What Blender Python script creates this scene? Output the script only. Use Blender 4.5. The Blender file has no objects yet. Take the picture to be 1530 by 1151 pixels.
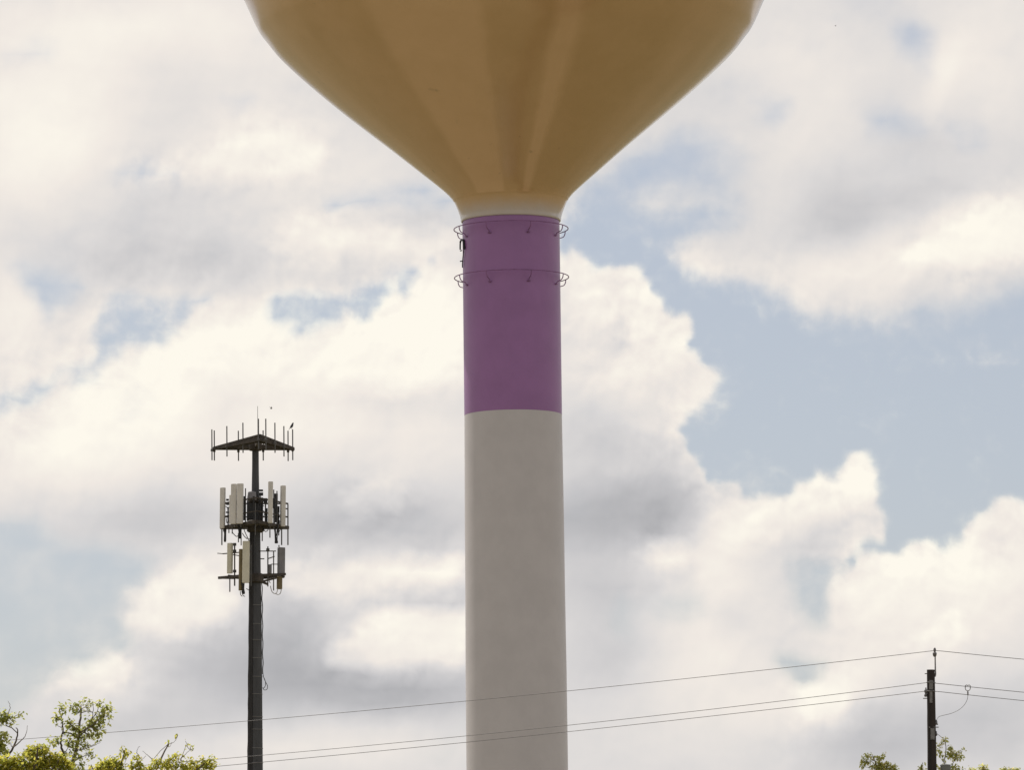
import bpy, bmesh, math, random
import numpy as np
from mathutils import Vector, Matrix

# ------------------------------------------------------------------ camera, sky, sun, exposure
scene = bpy.context.scene
COL = scene.collection
F = 8500.0                 # focal length in photo pixels (200 mm on a 36 mm sensor)
PITCH = math.radians(7.25)
ROLL = math.radians(0.30)
EYE = Vector((0.0, 0.0, 1.7))
SUN_EL, SUN_AZ = math.radians(56), math.radians(-38)   # high, behind the tower and a little left

cam_d = bpy.data.cameras.new('camera')
cam_d.sensor_width = 36.0
cam_d.lens = F / 1530.0 * 36.0
cam_d.clip_start, cam_d.clip_end = 0.5, 20000.0
cam = bpy.data.objects.new('camera', cam_d)
COL.objects.link(cam)
FWD = Vector((0, math.cos(PITCH), math.sin(PITCH)))
R0 = Vector((1, 0, 0))
U0 = R0.cross(FWD)
RIGHT = R0 * math.cos(ROLL) + U0 * math.sin(ROLL)
UP = U0 * math.cos(ROLL) - R0 * math.sin(ROLL)
cam.matrix_world = Matrix(((RIGHT.x, UP.x, -FWD.x, EYE.x), (RIGHT.y, UP.y, -FWD.y, EYE.y),
                           (RIGHT.z, UP.z, -FWD.z, EYE.z), (0, 0, 0, 1)))
scene.camera = cam
vs = scene.view_settings
vs.view_transform = 'Standard'
vs.look = 'None'
vs.exposure, vs.gamma = 0.0, 1.0


def lin(c):
    return tuple(((x / 255.0) / 12.92 if x / 255.0 <= 0.04045 else ((x / 255.0 + 0.055) / 1.055) ** 2.4) for x in c)


# --- where the clouds of that day stood: outlines in tenths of an arc-minute-like units (photo pixels at F)
def seg_sd(P, poly):
    """signed distance (inside positive) from points P (n,2) to a polygon"""
    poly = np.array(poly, float)
    n = len(poly)
    d = np.full(len(P), 1e9)
    inside = np.zeros(len(P), bool)
    for i in range(n):
        a, b = poly[i], poly[(i + 1) % n]
        ab, ap = b - a, P - a
        t = np.clip((ap @ ab) / max(ab @ ab, 1e-9), 0, 1)
        q = ap - t[:, None] * ab
        d = np.minimum(d, np.hypot(q[:, 0], q[:, 1]))
        cond = (a[1] > P[:, 1]) != (b[1] > P[:, 1])
        with np.errstate(divide='ignore', invalid='ignore'):
            xi = (b[0] - a[0]) * (P[:, 1] - a[1]) / (b[1] - a[1]) + a[0]
        inside ^= cond & (P[:, 0] < xi)
    return np.where(inside, d, -d)


def sstep(x, a, b):
    t = np.clip((x - a) / (b - a), 0, 1)
    return t * t * (3 - 2 * t)


# openings in the cloud: (strength, edge half width, outline); firm-edged ones are bounded by heaped cloud below
CRISP = [
    (1.00, 8, [(838, 330), (900, 335), (960, 362), (1010, 400), (1060, 430), (1150, 480), (1300, 530), (1700, 560), (1700, 700), (1545, 752),
               (1530, 749), (1509, 742), (1491, 749), (1477, 767), (1449, 779), (1440, 790), (1438, 815), (1406, 820), (1385, 811), (1364, 813), (1347, 816),
               (1336, 827), (1311, 832), (1290, 832), (1272, 848), (1251, 864), (1258, 841), (1276, 813), (1297, 795), (1315, 799),
               (1325, 788), (1325, 767), (1309, 749), (1313, 721), (1311, 696), (1297, 686), (1269, 679), (1262, 686), (1255, 711), (1216, 709),
               (1202, 721), (1173, 739), (1149, 746), (1117, 742), (1106, 735), (1096, 727), (1078, 735), (1060, 724), (1052, 705), (1039, 681),
               (1014, 655), (1022, 630), (1050, 596), (1066, 574), (1073, 558), (1058, 549), (1039, 532), (1026, 518), (1030, 509), (1037, 494),
               (1041, 482), (1036, 475), (1031, 465), (1012, 466), (1001, 473), (993, 469), (987, 450), (974, 438), (972, 429), (964, 415), (947, 404),
               (939, 399), (924, 394), (914, 395), (901, 401), (884, 390), (875, 377), (868, 369), (853, 369), (838, 373)]),
    (0.78, 11, [(658, 380), (641, 394), (633, 404), (618, 413), (612, 434), (604, 440), (597, 432), (589, 429), (579, 440), (568, 455), (554, 467), (552, 478),
               (543, 480), (531, 473), (518, 468), (503, 473), (495, 484), (476, 492), (459, 500), (445, 498), (432, 492), (422, 490), (407, 482),
               (392, 474), (400, 450), (540, 440), (600, 415)]),
    (0.78, 15, [(140, 500), (150, 480), (250, 460), (300, 452), (301, 458), (285, 469), (264, 492), (254, 508), (243, 521), (227, 519), (209, 531),
                (188, 527), (178, 537), (154, 543), (140, 540)]),
    (0.66, 13, [(-70, 600), (0, 584), (50, 564), (90, 548), (132, 530), (160, 545), (154, 573), (125, 581), (89, 573), (73, 589), (39, 613), (0, 623), (-70, 640)]),
]
GAPS = [
    (0.88, 34, [(838, 300), (880, 268), (935, 232), (990, 215), (1060, 235), (1110, 270), (1120, 320),
                (1085, 352), (1030, 366), (1015, 382), (1060, 402), (1110, 412), (1170, 440), (1215, 462), (1260, 470),
                (1320, 464), (1400, 454), (1460, 442), (1545, 430), (1700, 430), (1700, 640), (1300, 640), (1150, 640), (1100, 580), (1060, 480), (1000, 420), (940, 380), (838, 360)]),
    (0.78, 18, [(152, 440), (205, 442), (290, 440), (340, 442), (318, 452), (285, 462), (262, 480), (248, 500), (225, 510), (185, 520), (160, 530),
                (140, 525), (130, 510), (130, 480), (146, 455)]),
    (0.78, 18, [(392, 440), (440, 434), (490, 438), (530, 424), (580, 408), (625, 400), (640, 392), (612, 420), (570, 440), (520, 460), (460, 480), (410, 475), (388, 465)]),
    (0.68, 18, [(10, 400), (60, 400), (140, 418), (120, 445), (95, 462), (70, 470), (40, 440), (20, 415)]),
    (0.78, 24, [(-60, 778), (49, 778), (97, 806), (170, 822), (225, 836), (222, 872), (192, 896), (178, 916), (200, 944), (206, 958),
                (170, 975), (131, 1002), (88, 1017), (58, 1050), (29, 1075), (-60, 1090)]),
    (0.64, 26, [(1336, 40), (1370, 30), (1396, 45), (1400, 80), (1394, 112), (1370, 108), (1340, 85)]),
    (0.78, 22, [(1122, 150), (1180, 140), (1186, 165), (1172, 192), (1150, 198), (1125, 178)]),
    (0.62, 24, [(1292, 165), (1345, 155), (1380, 175), (1390, 205), (1340, 205), (1300, 195)]),
    (0.64, 24, [(1410, 180), (1475, 190), (1480, 230), (1420, 232)]),
    (0.74, 20, [(480, 292), (560, 280), (640, 268), (676, 290), (690, 330), (640, 304), (570, 312), (500, 316)]),
    (0.52, 18, [(160, 242), (210, 232), (280, 240), (270, 272), (220, 276), (165, 268)]),
    (0.50, 14, [(325, 148), (380, 146), (392, 165), (350, 172)]),
    (0.50, 20, [(0, 64), (50, 56), (95, 64), (80, 92), (30, 104), (-20, 100)]),
    (0.72, 30, [(850, 330), (860, 300), (950, 250), (1010, 190), (1090, 190), (1140, 230), (1110, 300), (950, 360)]),
    (0.70, 18, [(1165, 832), (1200, 826), (1255, 838), (1268, 845), (1246, 868), (1238, 890), (1240, 925), (1218, 948), (1200, 935), (1182, 900)]),
    (0.82, 14, [(1142, 972), (1195, 978), (1240, 984), (1232, 1005), (1200, 1025), (1172, 1005)]),
    (0.5, 26, [(960, 900), (1010, 880), (1050, 890), (1060, 930), (1000, 940), (960, 930)]),
    (0.60, 12, [(1210, 900), (1240, 868), (1275, 832), (1300, 822), (1262, 862), (1244, 885), (1232, 930)]),
    (0.55, 26, [(900, 905), (930, 880), (960, 905), (950, 960), (905, 960)]),
]
# veils drawn back over an opening: (strength, x, y, rx, ry, turn)
VEILS = [
    (0.42, 1035, 294, 80, 24, -4), (0.34, 1085, 385, 70, 20, 0), (0.30, 60, 1085, 70, 30, 0), (0.3, 1120, 250, 40, 60, 10),
    (0.40, 345, 458, 36, 14, -34), (0.30, 1370, 250, 120, 60, 0), (0.30, 374, 448, 14, 30, 10),
    (0.25, 215, 545, 40, 20, -20), (0.30, 1116, 728, 40, 14, -10), (.36, 1290, 790, 26, 30, 30), (.22, 1110, 160, 60, 30, 0),
    (0.25, 1452, 785, 16, 12, 0), (.2, 1055, 600, 26, 40, 30), (.4, 120, 470, 26, 50, 25),
]
# light and shade in the cloud masses: (amount, x, y, rx, ry, turn); 0 is shaded base, 1 is sunlit white
TONE0 = 0.53
TONES = [
    # sunlit tops
    (0.46, 560, 520, 150, 70, -12), (0.36, 640, 450, 60, 70, -40), (0.34, 330, 520, 110, 45, -25), (0.34, 210, 590, 120, 50, -28),
    (0.30, 885, 420, 60, 45, 30), (0.26, 980, 500, 50, 40, 40), (0.22, 930, 560, 90, 40, 0), (0.22, 90, 660, 120, 60, -15),
    (0.25, 250, 660, 150, 60, -10), (0.20, 470, 640, 140, 50, 0), (0.32, 20, 480, 60, 60, 0), (0.26, 60, 150, 100, 80, 0),
    (0.24, 60, 260, 90, 60, 0), (0.24, 230, 35, 190, 50, 0), (0.24, 420, 225, 110, 40, 10), (0.20, 480, 355, 110, 40, -6),
    (0.22, 262, 895, 62, 34, -14), (0.18, 330, 850, 50, 40, -30), (0.20, 600, 958, 80, 34, -8), (0.18, 540, 868, 120, 24, 0),
    (0.34, 150, 1000, 60, 40, -24), (0.26, 640, 850, 60, 20, 0),
    (0.30, 1180, 765, 100, 40, -18), (0.28, 1285, 715, 30, 40, 0), (0.32, 1300, 880, 80, 40, -10), (0.28, 1450, 830, 90, 50, -15),
    (0.22, 1480, 900, 90, 70, 0), (0.22, 1340, 970, 80, 50, 0), (0.26, 1080, 870, 50, 34, 0), (0.24, 1060, 950, 60, 50, 0),
    (0.34, 1230, 1035, 70, 34, -20), (0.22, 1060, 1050, 120, 60, 0), (0.34, 1340, 385, 170, 34, -14), (0.24, 1480, 330, 60, 50, 0),
    (0.20, 1240, 230, 70, 50, 0), (0.18, 1200, 90, 80, 60, 0), (0.22, 1480, 70, 70, 100, 0), (0.26, 470, 1115, 180, 30, 0),
    (0.16, 350, 790, 40, 50, 0), (0.12, 640, 640, 60, 80, 0), (.12, 950, 620, 60, 40, 0), (.2, 1410, 105, 18, 50, 20), (.3, 985, 830, 26, 14, 0),
    (.2, 1090, 800, 50, 40, -20), (.14, 1080, 60, 60, 60, 0),
    # shaded bases
    (-0.36, 560, 780, 130, 40, 0), (-0.52, 900, 770, 100, 42, -6), (-0.28, 1000, 745, 46, 46, 0), (-0.50, 400, 1005, 150, 42, 4),
    (-0.48, 600, 1035, 120, 28, 0), (-0.26, 300, 390, 160, 40, 2), (-0.14, 250, 150, 60, 70, 10), (-0.14, 200, 290, 90, 50, 0), (0.13, 200, 140, 300, 160, 0),
    (-0.24, 560, 405, 70, 18, -10), (-0.26, 250, 775, 120, 30, 0), (-0.20, 900, 650, 60, 40, 0), (-.34, 430, 930, 50, 44, 0),
    (-0.30, 900, 880, 60, 40, 0), (-0.22, 1250, 260, 50, 40, 0), (-0.22, 1380, 290, 120, 22, -14), (-0.18, 1250, 330, 40, 40, 0),
    (-0.28, 1440, 1080, 130, 46, 0), (-0.30, 1300, 1125, 80, 40, 0), (-0.24, 910, 985, 50, 50, 0), (-0.20, 940, 520, 40, 18, 20),
    (-0.20, 620, 330, 50, 20, 0), (-0.24, 590, 600, 120, 22, 0), (-.18, 320, 605, 50, 50, 30), (-.2, 1215, 860, 30, 50, 10),
    (-.22, 250, 1085, 120, 26, 0), (-.15, 1140, 830, 60, 26, 0), (-.14, 1390, 215, 100, 26, 0), (-.1, 1060, 110, 60, 60, 0),
    (-.26, 660, 895, 60, 16, 0), (-.15, 20, 90, 60, 20, 0), (-.25, 1000, 795, 40, 16, 0), (-.2, 1090, 930, 30, 26, 0), (-.2, 1250, 800, 60, 24, -20),
]
# sunlit heads standing in front of shaded cloud: (amount, edge half width, depth of the lit part, outline)
HEADS = [
    (0.36, 8, 46, [(178, 908), (182, 902), (200, 890), (222, 878), (232, 864), (262, 848), (285, 838), (300, 842), (310, 860), (335, 880), (352, 905), (340, 932), (250, 946), (215, 936), (195, 922)]),
    (0.46, 8, 50, [(490, 985), (505, 965), (524, 946), (530, 930), (560, 918), (600, 910), (650, 907), (700, 910), (700, 985), (650, 995), (600, 1006), (560, 1000), (520, 1000), (495, 993)]),
    (0.26, 11, 44, [(75, 1032), (110, 1006), (150, 982), (172, 974), (192, 990), (192, 1020), (140, 1042)]),
    (0.24, 9, 30, [(515, 748), (535, 732), (560, 724), (600, 730), (606, 746), (565, 764), (525, 764)]),
    (0.28, 13, 60, [(420, 885), (440, 852), (470, 838), (520, 842), (560, 852), (600, 846), (650, 836), (700, 826), (700, 866), (600, 880), (500, 896)]),
    (0.16, 11, 34, [(962, 828), (982, 808), (1010, 799), (1032, 812), (1022, 840), (980, 846)]),
    (0.22, 11, 40, [(1360, 962), (1395, 932), (1432, 918), (1446, 950), (1385, 984)]),
    (0.22, 10, 40, [(1192, 1032), (1228, 1010), (1262, 1018), (1270, 1070), (1200, 1085)]),
    (0.20, 10, 40, [(470, 545), (500, 520), (540, 512), (590, 530), (640, 520), (690, 500), (690, 560), (560, 575)]),
    (0.22, 12, 44, [(1340, 392), (1400, 352), (1470, 300), (1520, 300), (1560, 330), (1560, 380), (1440, 410)]),
    (0.20, 12, 40, [(395, 372), (420, 340), (455, 316), (490, 322), (540, 345), (600, 340), (600, 375), (480, 388)]),
    (0.20, 10, 36, [(205, 250), (300, 232), (360, 205), (430, 190), (480, 210), (470, 245), (330, 270)]),
]
# how firm the cloud edges are there (0 wispy, 1 firm heaps)
FIRM = [(1.0, 560, 460, 110, 60, -15), (1.0, 950, 460, 110, 90, 35), (0.8, 1270, 720, 70, 60, 0), (1.0, 1390, 820, 130, 40, -12),
        (0.6, 260, 530, 120, 50, -28), (0.5, 1130, 740, 80, 30, 0), (0.5, 215, 910, 50, 50, 0), (0.6, 1060, 700, 40, 60, 20), (.5, 560, 940, 90, 30, -10)]


def bumps(P, lst, soft=True):
    out = np.zeros(len(P))
    for a, x, y, rx, ry, t in lst:
        c, s = math.cos(math.radians(t)), math.sin(math.radians(t))
        dx, dy = P[:, 0] - x, P[:, 1] - y
        u, v = (dx * c + dy * s) / rx, (-dx * s + dy * c) / ry
        out += a * np.exp(-0.6 * (u * u + v * v))
    return out


U_MIN, U_MAX, V_MIN, V_MAX = -70.0, 1600.0, -60.0, 1200.0
NU, NV = 128, 60


def sky_grid():
    cuts = np.linspace(U_MIN, U_MAX, 5)
    us = np.concatenate([np.linspace(cuts[i], cuts[i + 1], 32) for i in range(4)])
    vsn = np.linspace(V_MIN, V_MAX, NV)
    uu, vv = np.meshgrid(us, vsn)
    az, el = (uu - 765) / F, PITCH + (575.5 - vv) / F
    d = np.stack([np.sin(az) * np.cos(el), np.cos(az) * np.cos(el), np.sin(el)], -1).reshape(-1, 3)
    z = d @ np.array(FWD)
    P = np.stack([765 + F * (d @ np.array(RIGHT)) / z, 575.5 - F * (d @ np.array(UP)) / z], -1)
    gap = np.zeros(len(P))
    for s, w, poly in GAPS:
        gap = np.maximum(gap, s * sstep(seg_sd(P, poly), -w, w))
    rim = np.zeros(len(P))
    for s, w, poly in CRISP:
        sd = seg_sd(P, poly)
        gap = np.maximum(gap, s * sstep(sd, -w, w))
        rim = np.maximum(rim, s * np.exp(-np.maximum(-sd, 0) / 34.0))
    cover = 1 - np.clip(gap - bumps(P, VEILS), 0, 1)
    head, hf = np.zeros(len(P)), np.zeros(len(P))
    for s, w, dp, poly in HEADS:
        sd = seg_sd(P, poly)
        head += s * sstep(sd, -w, w) * np.exp(-np.maximum(sd, 0) / (2.2 * dp))
        hf = np.maximum(hf, 0.75 * np.exp(-np.abs(sd) / 22.0))
    tb = bumps(P, TONES)
    tone = np.clip(TONE0 + np.where(tb > 0, 0.85, 0.86) * tb + 0.18 * rim + 0.72 * head, 0, 1)
    firm = np.clip(np.maximum(np.maximum(bumps(P, FIRM), 0.8 * rim ** 0.5), hf), 0, 1)
    g = np.stack([cover, tone, firm], -1).reshape(NV, 128, 3)
    return g


world = bpy.data.worlds.new('World')
scene.world = world
world.use_nodes = True


class NT:
    """small helper for writing node graphs"""
    def __init__(s, nt):
        s.nt = nt

    def n(s, kind, **kw):
        nd = s.nt.nodes.new(kind)
        for k, v in kw.items():
            setattr(nd, k, v)
        return nd

    def put(s, sock, v):
        if isinstance(v, bpy.types.NodeSocket):
            s.nt.links.new(v, sock)
        elif v is not None:
            sock.default_value = v

    def m(s, op, a, b=None, c=None, clamp=False):
        nd = s.n('ShaderNodeMath', operation=op, use_clamp=clamp)
        for i, v in enumerate((a, b, c)):
            s.put(nd.inputs[i], v)
        return nd.outputs[0]

    def mix(s, f, a, b, blend='MIX'):
        nd = s.n('ShaderNodeMix', data_type='RGBA', blend_type=blend)
        s.put(nd.inputs[0], f)
        s.put(nd.inputs[6], a)
        s.put(nd.inputs[7], b)
        return nd.outputs[2]

    def mapr(s, v, a, b, c=0.0, d=1.0, smooth=True):
        nd = s.n('ShaderNodeMapRange', interpolation_type='SMOOTHSTEP' if smooth else 'LINEAR')
        for i, x in enumerate((v, a, b, c, d)):
            s.put(nd.inputs[i], x)
        return nd.outputs[0]

    def noise(s, vec, scale, detail=4.0, rough=0.5, dist=0.0, dim='3D', lac=2.0):
        nd = s.n('ShaderNodeTexNoise', noise_dimensions=dim)
        s.put(nd.inputs['Vector'], vec)
        for k, v in (('Scale', scale), ('Detail', detail), ('Roughness', rough), ('Distortion', dist), ('Lacunarity', lac)):
            s.put(nd.inputs[k], v)
        return nd

    def ramp(s, f, stops, interp='LINEAR'):
        nd = s.n('ShaderNodeValToRGB')
        cr = nd.color_ramp
        cr.interpolation = interp
        el = cr.elements
        while len(el) > 1:
            el.remove(el[-1])
        for i, (p, c) in enumerate(stops):
            e = el[0] if i == 0 else el.new(p)
            e.position = p
            e.color = tuple(c) + (1.0,) if len(c) == 3 else c
        s.put(nd.inputs[0], f)
        return nd.outputs[0]


def sky_row(vals):
    """one band of the cloud map, as its own small node group"""
    ng = bpy.data.node_groups.new('cloud_band', 'ShaderNodeTree')
    ng.interface.new_socket('Bearing', in_out='INPUT', socket_type='NodeSocketFloat')
    ng.interface.new_socket('Color', in_out='OUTPUT', socket_type='NodeSocketColor')
    G = NT(ng)
    gi, go = G.n('NodeGroupInput'), G.n('NodeGroupOutput')
    acc = None
    for q in range(4):
        f = G.m('SUBTRACT', G.m('MULTIPLY', gi.outputs[0], 4.0), float(q))
        r = G.ramp(f, [(i / 31, vals[32 * q + i]) for i in range(32)], 'CARDINAL')
        acc = r if acc is None else G.mix(G.m('GREATER_THAN', f, 0.0), acc, r)
    ng.links.new(acc, go.inputs[0])
    return ng


def build_sky():
    nt = world.node_tree
    nt.nodes.clear()
    N = NT(nt)
    tc = N.n('ShaderNodeTexCoord')
    d = N.n('ShaderNodeVectorMath', operation='NORMALIZE')
    nt.links.new(tc.outputs['Generated'], d.inputs[0])
    dirv = d.outputs[0]
    # ripple the directions a little so that cloud outlines break up
    def warped(scale, amp, detail, base):
        nz = N.noise(base, scale, detail, 0.55)
        s0 = N.n('ShaderNodeVectorMath', operation='SUBTRACT')
        nt.links.new(nz.outputs['Color'], s0.inputs[0])
        s0.inputs[1].default_value = (0.5, 0.5, 0.5)
        s1 = N.n('ShaderNodeVectorMath', operation='MULTIPLY_ADD')
        nt.links.new(s0.outputs[0], s1.inputs[0])
        s1.inputs[1].default_value = (amp, amp, amp)
        nt.links.new(base, s1.inputs[2])
        return s1.outputs[0]
    px = 1.0 / F
    wv = warped(1 / (110 * px), 30 * px, 2.0, dirv)
    wv2 = warped(1 / (34 * px), 12 * px, 3.0, wv)
    sp = N.n('ShaderNodeSeparateXYZ')
    nt.links.new(wv2, sp.inputs[0])
    az = N.m('ARCTAN2', sp.outputs[0], sp.outputs[1])
    el = N.m('ARCSINE', sp.outputs[2])
    u = N.m('ADD', N.m('MULTIPLY', az, F), 765.0)
    v = N.m('SUBTRACT', 575.5 + PITCH * F, N.m('MULTIPLY', el, F))
    ua = N.m('DIVIDE', N.m('SUBTRACT', u, U_MIN), U_MAX - U_MIN)
    g = sky_grid()
    dv = (V_MAX - V_MIN) / (NV - 1)
    acc = None
    for j in range(NV):
        row = N.n('ShaderNodeGroup')
        row.node_tree = sky_row(g[j])
        # each band waits for the one before it, which keeps the shader's working memory small
        vj = v if acc is None else N.m('MULTIPLY_ADD', acc, 1e-7, v)
        nt.links.new(ua if acc is None else N.m('MULTIPLY_ADD', acc, 1e-9, ua), row.inputs[0])
        row = row.outputs[0]
        if acc is None:
            acc = row
        else:
            acc = N.mix(N.mapr(vj, V_MIN + (j - 1) * dv, V_MIN + j * dv, smooth=False), acc, row)
    sc = N.n('ShaderNodeSeparateColor')
    nt.links.new(acc, sc.inputs[0])
    cover, tone, firm = sc.outputs
    # the rest of the sky: broken cloud of the same kind
    far = N.m('MAXIMUM', N.mapr(N.m('ABSOLUTE', N.m('SUBTRACT', u, 765.0)), 780.0, 1000.0),
              N.mapr(N.m('ABSOLUTE', N.m('SUBTRACT', v, 575.0)), 590.0, 800.0))
    big = N.noise(dirv, 7.0, 5.0, 0.55).outputs[0]
    cover = N.m('ADD', N.m('MULTIPLY', cover, N.m('SUBTRACT', 1.0, far)), N.m('MULTIPLY', far, N.mapr(big, 0.40, 0.56)))
    tone = N.m('ADD', N.m('MULTIPLY', tone, N.m('SUBTRACT', 1.0, far)), N.m('MULTIPLY', far, N.mapr(N.noise(dirv, 11.0, 3.0).outputs[0], 0.3, 0.7, 0.2, 0.95)))
    # billows
    n0 = N.noise(wv, 1 / (150 * px), 3.0, 0.5).outputs[0]
    n1 = N.noise(wv, 1 / (60 * px), 3.0, 0.45).outputs[0]
    n2 = N.noise(wv2, 1 / (20 * px), 4.0, 0.5).outputs[0]
    up = N.n('ShaderNodeVectorMath', operation='ADD')
    nt.links.new(wv, up.inputs[0])
    up.inputs[1].default_value = (-6 * px, 0, 12 * px)
    n1u = N.noise(up.outputs[0], 1 / (60 * px), 3.0, 0.45).outputs[0]
    soft = N.m('SUBTRACT', 1.0, firm)
    q = lambda n, k: N.m('MULTIPLY', N.m('SUBTRACT', n, 0.5), k)
    det = N.m('ADD', N.m('ADD', N.m('MULTIPLY', q(n0, 0.75), soft), q(n1, 0.50)), N.m('MULTIPLY', q(n2, 0.62), N.m('MULTIPLY_ADD', firm, 0.85, 0.15)))
    c = N.m('ADD', cover, det)
    # cover 0.5 is the edge; wispy edges fade slowly, firm ones quickly
    half = N.m('MULTIPLY_ADD', firm, -0.20, 0.52)
    lo, hi = N.m('SUBTRACT', 0.5, half), N.m('ADD', 0.5, half)
    alpha = N.mapr(c, lo, hi, 0.0, 1.0)
    # relief: sides facing the sun (up) brighter
    rel = N.m('MULTIPLY', N.m('SUBTRACT', n1, n1u), N.m('MULTIPLY_ADD', firm, 0.95, 0.10))
    t = N.m('ADD', N.m('ADD', tone, q(n0, 0.20)), N.m('ADD', rel, N.m('MULTIPLY', q(n1, 0.26), N.m('MULTIPLY_ADD', firm, 0.75, 0.25))))
    t = N.m('ADD', t, N.m('MULTIPLY', q(n2, 0.26), N.m('MULTIPLY_ADD', firm, 0.9, 0.1)), clamp=True)
    col = N.ramp(t, [(0.0, lin((176, 176, 179))), (0.25, lin((198, 197, 199))), (0.5, lin((220, 217, 216))),
                     (0.75, lin((240, 233, 226))), (1.0, lin((254, 249, 237)))])
    alpha = N.m('MULTIPLY_ADD', alpha, 0.57, 0.43)
    col = N.mix(N.mapr(c, 0.0, 0.55), lin((208, 207, 212)) + (1,), col)
    sky = N.n('ShaderNodeTexSky', sky_type='NISHITA', sun_disc=False, sun_elevation=SUN_EL, sun_rotation=SUN_AZ,
              dust_density=1.2, air_density=1.0, ozone_density=1.0)
    b0 = N.n('ShaderNodeBackground')
    nt.links.new(N.mix(1.0, sky.outputs[0], (0.99, 0.975, 1.01, 1), 'MULTIPLY'), b0.inputs[0])
    b0.inputs[1].default_value = 0.088
    b1 = N.n('ShaderNodeBackground')
    nt.links.new(col, b1.inputs[0])
    b1.inputs[1].default_value = 1.0
    ms = N.n('ShaderNodeMixShader')
    nt.links.new(alpha, ms.inputs[0])
    nt.links.new(b0.outputs[0], ms.inputs[1])
    nt.links.new(b1.outputs[0], ms.inputs[2])
    out = N.n('ShaderNodeOutputWorld')
    nt.links.new(ms.outputs[0], out.inputs[0])
    world.cycles.sampling_method = 'MANUAL'
    world.cycles.sample_map_resolution = 256


build_sky()

sun_d = bpy.data.lights.new('sun', 'SUN')
sun_d.energy = 4.0
sun_d.angle = math.radians(0.53)
sun_d.color = (1.0, 0.95, 0.86)
sun = bpy.data.objects.new('sun', sun_d)
COL.objects.link(sun)
sdir = Vector((math.sin(SUN_AZ) * math.cos(SUN_EL), math.cos(SUN_AZ) * math.cos(SUN_EL), math.sin(SUN_EL)))
sun.rotation_euler = sdir.to_track_quat('Z', 'Y').to_euler()
sun.location = (-40, 60, 120)


# ------------------------------------------------------------------ helpers
def at(px, py, Y):
    """the world point at depth Y (metres north of the camera) seen at photo pixel (px, py)"""
    d = FWD + RIGHT * ((px - 765.0) / F) + UP * ((575.5 - py) / F)
    return EYE + d * (Y / d.y)


def mpp(py, Y):
    """metres per photo pixel at that depth"""
    return (at(765, py, Y) - EYE).dot(FWD) / F


def tag(o, label=None, cat=None, group=None, kind=None):
    for k, v in (('label', label), ('category', cat), ('group', group), ('kind', kind)):
        if v:
            o[k] = v
    return o


def empty(name, loc, label, cat, group=None):
    o = bpy.data.objects.new(name, None)
    o.empty_display_size = 0.5
    o.location = loc
    COL.objects.link(o)
    return tag(o, label, cat, group)


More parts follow.
